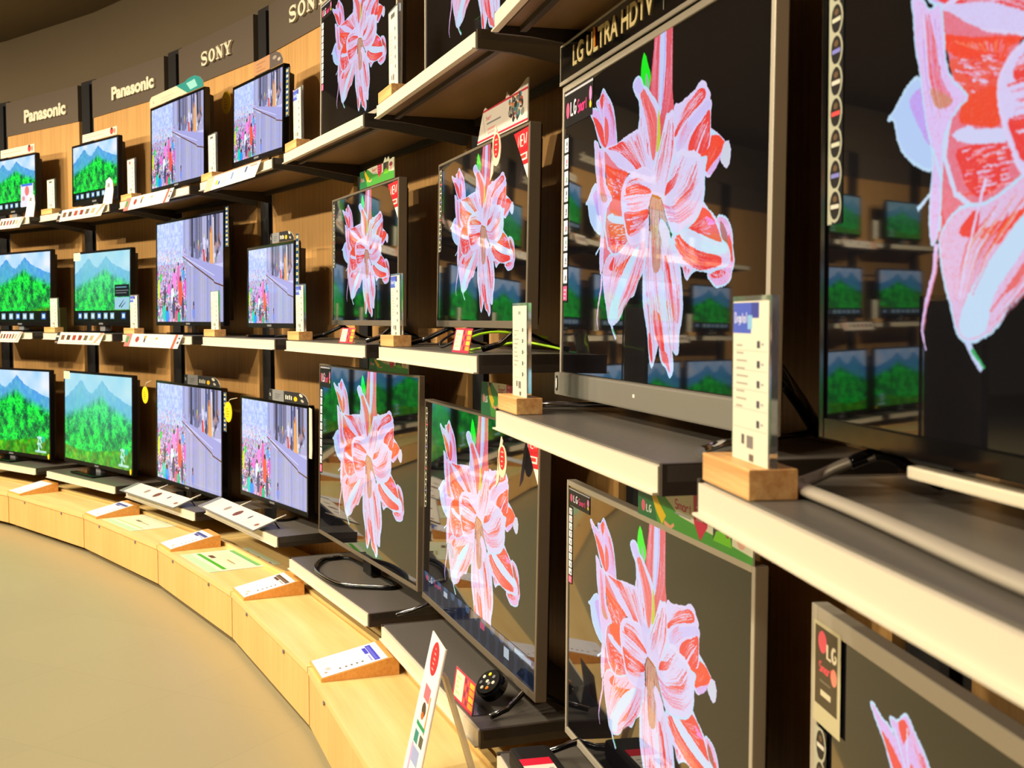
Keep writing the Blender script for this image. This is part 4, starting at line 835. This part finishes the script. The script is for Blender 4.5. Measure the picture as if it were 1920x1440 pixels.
# tilted acrylic specification holders
for b, lab in [(1, 'tilted specification strip holder below the larger bottom-row crowd television'), (2, 'tilted specification strip holder left of the ring-foot television')]:
    zt = SZ[('b', b)]; s = empty('spec_holder', mat(b, -.05, .33, zt), lab, 'sign holder', 'tilted specification strip holders')
    mb = MB(); mb.face([(-.37, -.075, .006), (.37, -.075, .006), (.37, .025, .040), (-.37, .025, .040)], PM['s_spec'], [(0, 0), (1, 0), (1, 1), (0, 1)])
    mb.build('printed_strip', s)
    mb = MB(); mb.prism([(-.080, .0008), (-.080, .004), (.028, .0385), (.032, .036), (-.072, .0008)], 'x', -.43, .375, M['grey']); mb.build('tray', s)
    for xx in (-.1, .36):
        mb = MB(); mb.tube([(xx, .02, .038), (xx+.01, .075, .058)], .0035, M['letter'], 6); mb.tube([(xx, .045, .0005), (xx, .02, .036)], .003, M['mattblack'], 6); mb.build('support_arm', s)
# strips hanging on the front rails
for row, b, xa, xb, kind, lab in [('t', -1, .11, .46, 's_photos', 'strip of small pictures on the top rail at the left edge'), ('t', 0, -.18, .49, 's_photos', 'strip of small pictures on the top rail below the brown-patched forest television'),
   ('t', 1, -.36, .34, 's_pink', 'pink-ended information strip on the top rail'), ('t', 2, -.34, .41, 's_tan', 'tan-ended information strip on the top rail below a crowd television'),
   ('m', -1, .07, .40, 's_photos', 'strip of small pictures on the middle rail at the left edge'), ('m', 0, -.25, .43, 's_photos', 'strip of small pictures on the middle rail below the hazy forest television'), ('m', 1, -.40, .42, 's_pink', 'red-ended information strip on the middle rail'),
   ('t', -2, -.3, .4, 's_tan', 'information strip beyond the left edge, top rail, nearer'), ('m', -2, -.3, .4, 's_photos', 'strip of pictures beyond the left edge, middle rail, nearer'), ('t', -3, -.3, .4, 's_tan', 'information strip beyond the left edge, top rail, farther'), ('m', -3, -.3, .4, 's_photos', 'strip of pictures beyond the left edge, middle rail, farther')]:
    mb = MB(); y1, y0 = -.016, -.036; zt, zb = .004, -.066
    mb.face([(xa, y0, zb), (xb-.03, y0, zb), (xb, y1, zt), (xa+.01, y1, zt)], PM[kind], [(0, 0), (1, 0), (1, 1), (0, 1)])
    mb.face([(xa, y0+.0015, zb), (xa+.01, y1+.0015, zt), (xb, y1+.0015, zt), (xb-.03, y0+.0015, zb)], M['paper'])
    tag(mb.build('info_strip', loc=mat(b, 0, DS, SZ[(row, b)])), lab, 'sign', 'printed strips on the shelf rails')
mb = slab(-.10, .10, -.040, -.002, 0, M['blue'], M['white']); mb.bm.free()

# ---------------------------------------------------------------- cards standing on the televisions
def tv_local(key): return TVO[key].matrix_world
def top_card(key, xa, xb, ha, kind, lab, z0=0, shape=None, y=-.004, name='top_card'):
    h = T[key][5]; z = h+.0008+z0; mb = MB(); y0 = y
    out = shape(xa, xb, ha) if shape else [(xa, 0), (xb, 0), (xb, ha), (xa, ha)]
    f = mb.face([(p[0], y0, z+p[1]) for p in out], PM[kind], [((p[0]-xa)/(xb-xa), p[1]/ha) for p in out])
    mb.prism([(p[0], z+p[1]) for p in out], 'y', y0+.0003, y0+.003, M['paper'])
    return tag(mb.build(name, loc=tv_local(key)), lab, 'sign', 'printed cards standing on television tops')
def roundr(xa, xb, ha): return [(xa, 0), (xb, 0), (xb, ha*.3), (xb-.03, ha*.75), (xb-.08, ha), (xa+.012, ha), (xa, ha*.8)]
def teal(xa, xb, ha): 
    return [(xa, 0), (xb, 0), (xb-.01, ha*.5), (xb-.05, ha*.95), (xb-.12, ha*1.25), (xb-.20, ha*1.25), (xb-.27, ha*1.05), (xa+.03, ha), (xa, ha*.75)]
def foot(xa, xb, ha):
    w = xb-xa; return [(xa, 0), (xb, 0), (xb, ha), (xb-.03*w, ha*1.02), (xb-.12*w, ha*.95), (xb-.16*w, ha*1.15), (xb-.20*w, ha*1.0), (xb-.25*w, ha*1.18), (xb-.30*w, ha*.9), (xa+.5*w, ha*.93), (xa, ha*.9)]
def redb(xa, xb, ha):
    w = xb-xa; return [(xa-.03, 0), (xb, 0), (xb, ha), (xb, ha*1.2), (xb-.03*w, ha*1.2), (xb-.2*w, ha), (xb-.36*w, ha*.95), (xb-.42*w, ha*1.15), (xb-.45*w, ha*.95), (xa+.06, ha*.93), (xa+.04, ha*1.05), (xa+.02, ha*.93)]
top_card('b3', -.03, .48, .052, 't_black', 'black card with grey block on the larger bottom-row crowd television', shape=roundr)
top_card('b4', -.03, .45-.02, .05, 't_black', 'black card with grey block on the smaller bottom-row crowd television', shape=roundr)
top_card('m4', .02, .335, .045, 't_black', 'black card with grey block on the small middle-row crowd television', shape=roundr)
top_card('t4', -.03, .325, .065, 't_tan', 'tan and brown card on the crowd television of the top row', shape=roundr)
top_card('t3', -.40, .40, .06, 't_teal', 'cream and teal curved card on the top-row crowd television', shape=teal)
top_card('t2', -.16, .33, .048, 't_white', 'cream card with a small figure on the brown-patched forest television', z0=.002)
top_card('t1', -.17, .33, .055, 't_white', 'cream card on the left-edge top-row forest television', z0=.002)
top_card('m5', -.02, .39, .07, 't_green', 'green and cream footballer card on the smaller middle-row flower television', shape=foot)
top_card('m6', .03, .42, .088, 't_red', 'white card with red bands on the middle-row flower television', shape=redb)
top_card('b5', .08, .50, .050, 't_green', 'green footballer card peeping under shelf above the ring-foot television', shape=foot)
top_card('b6', .09, .50, .10, 't_green', 'green footballer card above the blue-menu flower television', shape=foot)
top_card('b7', -.005, .475, .085, 't_green2', 'large green footballer strip on the silver-framed bottom flower television')
top_card('t3', -.30, -.299, .001, 't_teal', 'x') if False else None
# small black marker beside the cream card
# blue striped side strips
for key, xo, z0, z1, lab in [('m3', .004, .40, .60, 'tall'), ('m4', .004, .17, .41, 'small'), ('b3', .004, .36, .56, 'larger bottom-row'), ('t4', .012, .15, .36, 'top-row')]:
    x1 = T[key][4]/2+xo
    mb = slab(x1, x1+.032, z0, z1, .006, PM['side'], M['paper'], .003)
    tag(mb.build('side_strip', loc=tv_local(key)), 'narrow blue and cream strip on right edge of the %s crowd television' % lab, 'sign', 'blue strips clipped to the crowd televisions')
x1 = T['b4'][4]/2; mb = MB(); mb.prism([(x1+.003, .26), (x1+.030, .26), (x1+.034, .30), (x1+.030, .475), (x1+.003, .48)], 'y', .004, .007, M['letter'])
tag(mb.build('side_strip', loc=tv_local('b4')), 'narrow cream strip on right edge of the smaller bottom-row crowd television', 'sign')
# hanging round tags
def hang(b, u, d, z, rx, rz, kind, lab, top, name='hanging_tag', cat='tag', group=None, yaw=0):
    s = empty(name, mat(b, u, d, z, yaw), lab, cat, group)
    n = 24; mb = MB(); pts = [(rx*math.cos(2*PI*i/n), rz*math.sin(2*PI*i/n)) for i in range(n)]
    mb.face([(p[0], -.001, p[1]) for p in pts], PM[kind], [(.5+p[0]/rx/2, .5+p[1]/rz/2) for p in pts]); mb.prism(pts, 'y', -.0007, .001, M['yellow'] if kind == 'ytag' else M['paper']); mb.build('disc', s)
    mb = MB(); mb.tube([(0, 0, rz-.003), (top[0]*.4, 0, rz+(top[1]-rz)*.6), (top[0], top[2] if len(top) > 2 else .02, top[1])], .0016, M['letter'], 5); mb.build('hanger_wire', s)
hang(1, -.575, .215, -.443, .050, .050, 'ytag', 'yellow round tag hanging left of the larger bottom-row crowd television', (.05, .085, .02), group='yellow round tags')
hang(2, -.590, .215, -.470, .060, .052, 'ytag', 'yellow round tag hanging between the two bottom-row crowd televisions', (.085, .075, .02), group='yellow round tags')
s = empty('round_sticker', mat(1, .213, .032, 1.147), 'yellow round sticker on wall between the top-row crowd televisions', 'tag'); mb = MB()
pts = [(.058*math.cos(2*PI*i/24), .060*math.sin(2*PI*i/24)) for i in range(24)]; mb.face([(p[0], -.0012, p[1]) for p in pts], PM['ytag'], [(.5+p[0]/.116, .5+p[1]/.12) for p in pts]); mb.prism(pts, 'y', -.0008, .001, M['yellow']); mb.build('disc', s)
for b, u, z, lab in [(4, .262, .425, 'red and cream bubble tag hanging on the red-banded-card flower television'), (4, .30, -.362, 'red and cream bubble tag on the blue-menu flower television')]:
    s = empty('bubble_tag', mat(b, u, .225, z), lab, 'tag', 'red bubble tags on flower televisions')
    mb = MB(); pts = [(.035*math.cos(2*PI*i/20)+.014, .042*math.sin(2*PI*i/20)) for i in range(20)]; pts2 = [(-.045, -.075), (-.02, -.055), (.012, .05), (.0, .062), (-.02, .02)]
    mb.face([(p[0], -.014, p[1]) for p in pts], PM['bub'], [(.55+(p[0]-.014)/.075, .5+p[1]/.09) for p in pts]); mb.prism(pts, 'y', -.0137, -.012, M['paper']); mb.build('bubble', s)
    mb = MB(); mb.prism(pts2, 'y', -.011, -.009, M['letter']); mb.build('tail', s)
# small promotion cards
for row, b, u, ww, hh, lab in [('m', 3, .25, .155, .052, 'small red-bordered card on shelf under the smaller middle-row flower television'), ('m', 4, .325, .14, .060, 'small red-bordered card on shelf by the lime cable'), ('b', 4, .325, .165, .078, 'small red-bordered card beside the round remote, bottom row')]:
    s = empty('promo_card', mat(b, u, .340, SZ[(row, b)]+.0006), lab, 'sign', 'small red-bordered cards')
    mb = MB(); mb.face([(-ww/2, -.012, 0), (ww/2, -.012, 0), (ww/2, 0, hh), (-ww/2, 0, hh)], PM['promo'], [(0, 0), (1, 0), (1, 1), (0, 1)]); mb.build('printed_face', s)
    mb = MB(); mb.prism([(-.011, 0), (.001, hh), (.0022, hh), (-.0098, 0)], 'x', -ww/2, ww/2, M['acrylic']); mb.box(-ww/2, ww/2, -.008, .028, 0, .0015, M['acrylic']); mb.build('acrylic_holder', s)
# banner above the bannered television
h7 = T['m7'][5]; w7 = T['m7'][4]
bn = empty('banner_sign', tv_local('m7') @ Matrix.Translation((0, 0, h7+.001)), 'black banner with pale lettering on top of a flower television', 'sign')
mb = MB(); mb.box(-w7/2, w7/2, -.004, .012, 0, .088, M['gloss'], .001); mb.build('panel', bn)
mb = MB(); mb.box(-w7/2, w7/2, -.007, -.004, 0, .008, M['silver']); mb.box(-w7/2, w7/2, -.006, -.004, .0845, .088, M['silver']); mb.box(-w7/2, -w7/2+.003, -.006, -.004, .008, .0845, M['silver']); mb.box(w7/2-.003, w7/2, -.006, -.004, .008, .0845, M['silver']); mb.build('trim_frame', bn)
def textmesh(txt, name, size, m, ext=.002, parent=None, mw=None, bold=0, sx=1, space=1.0):
    cu = bpy.data.curves.new(name, 'FONT'); cu.body = txt; cu.size = size; cu.extrude = ext; cu.offset = bold; cu.space_character = space
    ob = bpy.data.objects.new(name+'_tmp', cu); COL.objects.link(ob); bpy.context.view_layer.update()
    me = bpy.data.meshes.new_from_object(ob.evaluated_get(bpy.context.evaluated_depsgraph_get())); bpy.data.objects.remove(ob); bpy.data.curves.remove(cu)
    me.name = name; me.transform(Matrix.Scale(sx, 4, (1, 0, 0)) ); me.transform(Matrix.Rotation(PI/2, 4, 'X')); me.materials.clear(); me.materials.append(m)
    o = bpy.data.objects.new(name, me); COL.objects.link(o)
    if parent: o.parent = parent
    if mw is not None: o.matrix_basis = mw
    return o
def fit_text(txt, name, x0, x1, z0, cap, m, parent, y=-.005, bold=0.0008, ext=.001):
    o = textmesh(txt, name, 1., m, 0, None, None, 0); xs = [v.co.x for v in o.data.vertices]; zs = [v.co.z for v in o.data.vertices]
    xa, xb = min(xs), max(xs); zt = .73 if 'U' in txt or 'L' in txt or 'P' in txt else max(zs)
    zt = max(zs) if not any(ch in txt for ch in 'gjpqy') else zt
    bpy.data.objects.remove(o); sz = cap/zt
    o = textmesh(txt, name, sz, m, ext, parent, None, bold); s = (x1-x0)/((xb-xa)*sz)
    o.data.transform(Matrix.Scale(s, 4, (1, 0, 0))); o.data.transform(Matrix.Translation((x0-xa*sz*s, y, z0)))
    return o
fit_text('LG ULTRA HDTV', 'lettering', -.405, .05, .028, .042, M['gold'], bn, -.0055, .0012)
mb = MB(); mb.prism([(-.268, .036), (-.258, .036), (-.262, .074), (-.272, .078)], 'y', -.0068, -.0055, M['rain']); mb.build('orange_streak', bn)
mb = MB(); mb.box(.095, .097, -.0055, -.004, .02, .076, M['silver']); mb.build('divider', bn)
fit_text('ULTRA HD', 'lettering', .115, .36, .040, .022, M['gold'], bn, -.0055, .0006)

# ---------------------------------------------------------------- maker signs on the fascia
def sign(b, x0, x1, z0, z1, txt, lab):
    s = empty('wall_lettering', mat(b, 0, .008, 0), lab, 'sign', None)
    if txt == 'P':
        cap = z1-z0; fit_text('Panasonic', 'letters', x0, x1, z0, cap, M['letter'], s, -.006, .0048, .005)
    else:
        w = (x1-x0); cw = w/4.25; hh = z1-z0; mb = MB(); y0, y1 = -.014, -.001; t = .011; T2 = .021
        def ln(pts, tk):
            L = []; R = []; P = [Vector(p) for p in pts]
            for i, p in enumerate(P):
                d = (P[min(i+1, len(P)-1)]-P[max(i-1, 0)]).normalized(); nn = Vector((-d.y, d.x)); k = tk[i] if isinstance(tk, list) else tk
                L.append(p+nn*k/2); R.append(p-nn*k/2)
            for i in range(len(P)-1): mb.prism([tuple(L[i]), tuple(L[i+1]), tuple(R[i+1]), tuple(R[i])], 'y', y0, y1, M['letter'])
        def bx(a, b_, c, d): mb.box(a, b_, y0, y1, c, d, M['letter'])
        zc = (z0+z1)/2
        # S
        cx = x0+cw*.45; rx = cw*.36
        sp = [(cx+rx*math.cos(math.radians(a)), zc+hh*.24+hh*.235*math.sin(math.radians(a))) for a in range(25, 271, 20)]+[(cx+rx*math.cos(math.radians(a)), zc-hh*.24+hh*.235*math.sin(math.radians(a))) for a in range(90, -156, -20)]
        ln(sp, [t+(T2-t)*math.exp(-((i-len(sp)/2)/4)**2) for i in range(len(sp))]); bx(cx+rx-.006, cx+rx+.004, zc+hh*.22, z1); bx(cx-rx-.004, cx-rx+.006, z0, zc-hh*.22)
        # O
        cx = x0+cw*1.55; rx = cw*.46; n = 24
        for i in range(n):
            a0, a1 = 2*PI*i/n, 2*PI*(i+1)/n
            q = lambda a, kx, kz: (cx+kx*math.cos(a), zc+kz*math.sin(a))
            mb.prism([q(a0, rx, hh*.5), q(a1, rx, hh*.5), q(a1, rx-.024, hh*.5-.010), q(a0, rx-.024, hh*.5-.010)], 'y', y0, y1, M['letter'])
        # N
        xa = x0+cw*2.15; xb = x0+cw*3.15
        bx(xa+.014, xa+.022, z0, z1); bx(xb-.022, xb-.014, z0, z1); ln([(xa+.012, z1-.004), (xb-.016, z0+.004)], .024)
        bx(xa, xa+.036, z0, z0+.008); bx(xb-.036, xb, z1-.008, z1); bx(xa, xa+.03, z1-.008, z1)
        # Y
        xa = x0+cw*3.25; xb = x1; xm = (xa+xb)/2
        bx(xm-.011, xm+.011, z0, zc); ln([(xa+.016, z1-.003), (xm, zc-.004)], .022); ln([(xb-.016, z1-.003), (xm, zc-.004)], .012)
        bx(xa, xa+.038, z1-.008, z1); bx(xb-.034, xb, z1-.008, z1); bx(xm-.022, xm+.022, z0, z0+.008)
        mb.build('letters', s)
sign(-1, -.207, .352, 1.385, 1.465, 'P', 'leftmost ivory maker lettering on the dark fascia, nine letters')
sign(0, -.18, .382, 1.39, 1.462, 'P', 'second ivory maker lettering from left, nine letters, above top row')
sign(1, -.138, .262, 1.398, 1.468, 'S', 'four-letter ivory serif lettering above the teal card')
sign(2, -.182, .262, 1.398, 1.468, 'S', 'four-letter ivory serif lettering cut by the photo top')
sign(-2, -.2, .36, 1.385, 1.465, 'P', 'ivory maker lettering first beyond the left edge'); sign(-3, -.2, .36, 1.385, 1.465, 'P', 'ivory maker lettering second beyond the left edge')

# ---------------------------------------------------------------- standing sign, remotes, boxes, cables
s = empty('standing_sign', mat(4, .470, .475, HC+.0008, -.05), 'tall narrow white sign with red oval leaning on a cabinet', 'sign')
mb = MB(); H_ = .345; ln_ = .075
mb.face([(-.075, -.055, 0), (.075, -.055, 0), (.075, -.055+ln_, H_), (-.05, -.055+ln_, H_+.012)], PM['fsign'], [(0, 0), (1, 0), (1, 1), (0, 1)]); mb.build('printed_front', s)
mb = MB(); mb.face([(-.075, -.053, 0), (-.05, -.053+ln_, H_+.012), (.075, -.053+ln_, H_), (.075, -.053, 0)], M['white']); mb.prism([(-.0545, 0), (-.0545+ln_, H_), (-.051+ln_, H_), (-.051, 0)], 'x', .0755, .079, M['white']); mb.build('board', s)
mb = MB(); mb.prism([(-.0+ln_-.055, H_*.8), (ln_-.045, H_*.8), (.11, 0), (.098, 0)], 'x', .02, .06, M['milky']); mb.prism([(-.05, 0), (.11, 0), (.11, .003), (-.05, .003)], 'x', -.05, .07, M['milky']); mb.build('rear_stay', s)
s = empty('round_remote', mat(4, .318, .262, SZ[('b', 4)]+.034, 0, .75), 'round black remote control with many buttons on bottom shelf', 'remote control')
mb = MB(); mb.disc(0, 0, 0, .020, .060, .040, M['gloss']); mb.disc(0, 0, .020, .026, .052, .034, M['black']); mb.build('body', s)
for i, (a, r_, q) in enumerate([(0, .0, 'letter'), (20, .6, 'letter'), (70, .6, 'grey'), (120, .6, 'yellow'), (170, .6, 'letter'), (220, .6, 'grey'), (270, .6, 'letter'), (320, .6, 'rain'), (350, .3, 'grey')]):
    mb = MB(); mb.disc(.052*r_*math.cos(math.radians(a)), .034*r_*math.sin(math.radians(a)), .026, .0285, .0065, .005, M[q], 10); mb.build('button', s)
s = empty('remote_box', mat(5, -.26, .318, SZ[('b', 5)]+.0006, .0), 'dark box with red and white label at the bottom centre', 'box')
mb = MB(); mb.box(-.16, .12, -.04, .05, 0, .045, M['mattblack'], .012); mb.build('body', s); mb = MB(); mb.face([(-.08, -.036, .0458), (.06, -.036, .0458), (.06, .03, .0458), (-.08, .03, .0458)], PM['boxl'], [(0, 1), (0, 0), (1, 0), (1, 1)][::-1]); mb.build('label', s)
s = empty('game_box', mat(-1, .49, .17, SZ[('m', -1)]+.0006), 'dark yellow-green printed carton behind the middle-row pine block', 'box')
mb = MB(); mb.box(-.045, .045, -.02, .03, 0, .16, plain('carton', (.23, .24, .10), .5), .002); mb.build('carton', s); mb = MB(); mb.box(-.03, .03, -.0225, -.0205, .02, .05, M['yellow']); mb.disc(0, .1, -.0225, -.0205, .022, .03, plain('carton_mark', (.45, .45, .25), .5), 16, 'y'); mb.build('printed_mark', s)
def cable(b, pts, m, lab, r=.0035):
    mb = MB(); mb.tube(bez3([(p[0], -abs(p[1]), p[2]) for p in pts]), r, m, 7); tag(mb.build('cable', loc=mat(b)), lab, 'cable')
zm = SZ[('m', 4)]+.005
cable(4, [(.28, .10, zm+.03), (.23, .22, zm+.045), (.215, .29, zm+.03), (.22, .31, zm+.004), (.25, .30, zm), (.30, .25, zm+.012), (.34, .19, zm+.02), (.40, .15, zm+.012), (.44, .11, zm)], M['green'], 'lime green cable looping behind the small red-bordered card', .0032)
cable(4, [(-.12, -.08, zm+.04), (-.10, -.20, zm+.05), (-.07, -.28, zm+.02), (-.05, -.29, zm), (.0, -.26, zm+.02), (.05, -.2, zm+.05), (.08, -.1, zm+.05)], M['cable'], 'black cable loop under the red-banded-card flower television')
cable(3, [(.30, -.11, zm+.02), (.34, -.18, zm+.04), (.40, -.25, zm+.02), (.46, -.3, zm)], M['cable'], 'black cable beside the middle-row pine block')
zb = SZ[('b', 3)]
cable(5, [(.55, -.02, -.05), (.53, -.05, -.10), (.55, -.06, -.13), (.58, -.05, -.10), (.57, -.03, -.08)], M['cable'], 'black cable curl between the two largest televisions', .004)
cable(2, [(.2, -.05, -.074), (.1, -.18, -.078), (.18, -.24, -.078), (.3, -.2, -.07), (.36, -.1, -.074)], M['cable'], 'thin black cable on the shelf by the small crowd television', .003)
for b, u, row, lab in [(3, -.1, 'm', 'pine storage block behind the smaller middle-row flower television'), (3, .33, 'm', 'pine storage block left of a price card, middle row'), (4, .42, 'm', 'pine block behind the lime cable'), (0, -.33, 'm', 'pine block under the hazy forest television')]:
    mb = MB(); mb.box(-.09, .09, -.02, .02, 0, .05, M['pine'], .002); tag(mb.build('wooden_block', loc=mat(b, u, .06, SZ[(row, b)]+.0006)), lab, 'block')
# white figure-shaped leaflet holders beside the top row forest sets
for b, u, lab in [(-1, .37, 'curved white leaflet stand right of the left-edge top-row forest television'), (0, .33, 'curved white leaflet stand right of the brown-patched forest television')]:
    s = empty('leaflet_stand', mat(b, u, .30, SZ[('t', b)]+.0006, .5), lab, 'leaflet holder', 'white leaflet stands on top shelf')
    mb = MB(); mb.prism([(-.03, 0), (.035, 0), (.05, .10), (.045, .15), (.025, .17), (.0, .15), (-.005, .10)], 'y', -.003, .003, M['white']); mb.build('board', s); mb = MB(); mb.prism([(.008, .112), (.026, .112), (.028, .135), (.014, .138)], 'y', -.0042, -.0032, M['grey']); mb.build('printed_patch', s)
mb = MB(); mb.prism([(-.09, 0), (.09, 0), (.085, .055), (-.07, .05)], 'y', -.002, .002, plain('pink_paper', (.68, .50, .42), .6)); tag(mb.build('paper_slip', loc=mat(3, -.28, .12, SZ[('t', 3)]+.0006)), 'pinkish folded paper left of the top-row flower television', 'paper')
s = empty('wall_plate', mat(1, -.33, .031, .20), 'pale vertical plate on the wall right of the hazy forest television', 'plate'); mb = MB(); mb.box(-.05, .05, -.004, -.0005, -.10, .12, M['rail'], .001); mb.build('plate', s)
s = empty('wall_dish', mat(5, -.37, .031, .34), 'pale curved panel on the wall left of the bannered television', 'plate'); mb = MB(); mb.prism([(-.05, -.13), (.02, -.13), (.045, -.05), (.05, .05), (.03, .12), (-.01, .16), (-.05, .16)], 'y', -.03, -.0005, M['panel']); mb.build('shell', s)

# ---------------------------------------------------------------- light
def area(name, loc, sx, sy, power, rot=0, col=(1, .80, .52), tilt=0):
    l = bpy.data.lights.new(name, 'AREA'); l.shape = 'RECTANGLE'; l.size = sx; l.size_y = sy; l.energy = power; l.color = col
    o = bpy.data.objects.new(name, l); COL.objects.link(o); o.matrix_world = Matrix.Translation(loc) @ Matrix.Rotation(rot, 4, 'Z') @ Matrix.Rotation(tilt, 4, 'X'); return o
WARM = (1, .86, .66)
def spot(loc, tgt, power, ang=105, r=.05):
    l = bpy.data.lights.new('ceiling_spot_and_fill', 'SPOT'); l.energy = power; l.color = WARM; l.spot_size = math.radians(ang); l.spot_blend = .9; l.shadow_soft_size = r
    o = bpy.data.objects.new('ceiling_spot_and_fill', l); COL.objects.link(o); d = Vector(tgt)-Vector(loc)
    o.matrix_world = Matrix.Translation(loc) @ d.to_track_quat('-Z', 'Y').to_matrix().to_4x4()
for b in range(-4, 8):
    x, y, a = frame(b)
    for d, pw, tz in ((2.2, 135, 1.0), (4.6, 340, .55)):  # outer row is fill, added to brighten panels beneath the shelves
        if d > 3 and b % 2: continue
        spot((x+d*math.sin(a), y-d*math.cos(a), 3.2), (x, y, tz), pw*(.78 if b >= 5 else 1))
for x, y in [(-8, 1), (-8, 5), (-5, -3), (-10, -3), (-2.5, -3), (-4.5, 2), (-3, 4.6), (-1.8, 1), (-10, 8)]: spot((x, y, 3.2), (x, y, 0), 85, 140)
w = bpy.data.worlds.new('world'); scene.world = w; w.use_nodes = True; w.node_tree.nodes['Background'].inputs[0].default_value = (1, .85, .6, 1); w.node_tree.nodes['Background'].inputs[1].default_value = .05

# ---------------------------------------------------------------- camera
cam = bpy.data.cameras.new('camera'); co = bpy.data.objects.new('camera', cam); COL.objects.link(co)
cam.sensor_width = 36; cam.lens = 2185.28/1920*36; cam.clip_start = .02
pitch = math.atan((720-596.17)/2185.28)
co.matrix_world = Matrix.Translation((0, 0, EYE)) @ Matrix.Rotation(PI/2-pitch, 4, 'X') @ Matrix.Rotation(-.0024, 4, 'Z')
cam.dof.use_dof = True; cam.dof.focus_distance = 3.4; cam.dof.aperture_fstop = 9
scene.camera = co
scene.view_settings.view_transform = 'Standard'; scene.view_settings.look = 'None'; scene.view_settings.exposure = 0
scene.cycles.max_bounces = 7; scene.cycles.diffuse_bounces = 3; scene.cycles.glossy_bounces = 4; scene.cycles.transmission_bounces = 6; scene.cycles.sample_clamp_indirect = 4
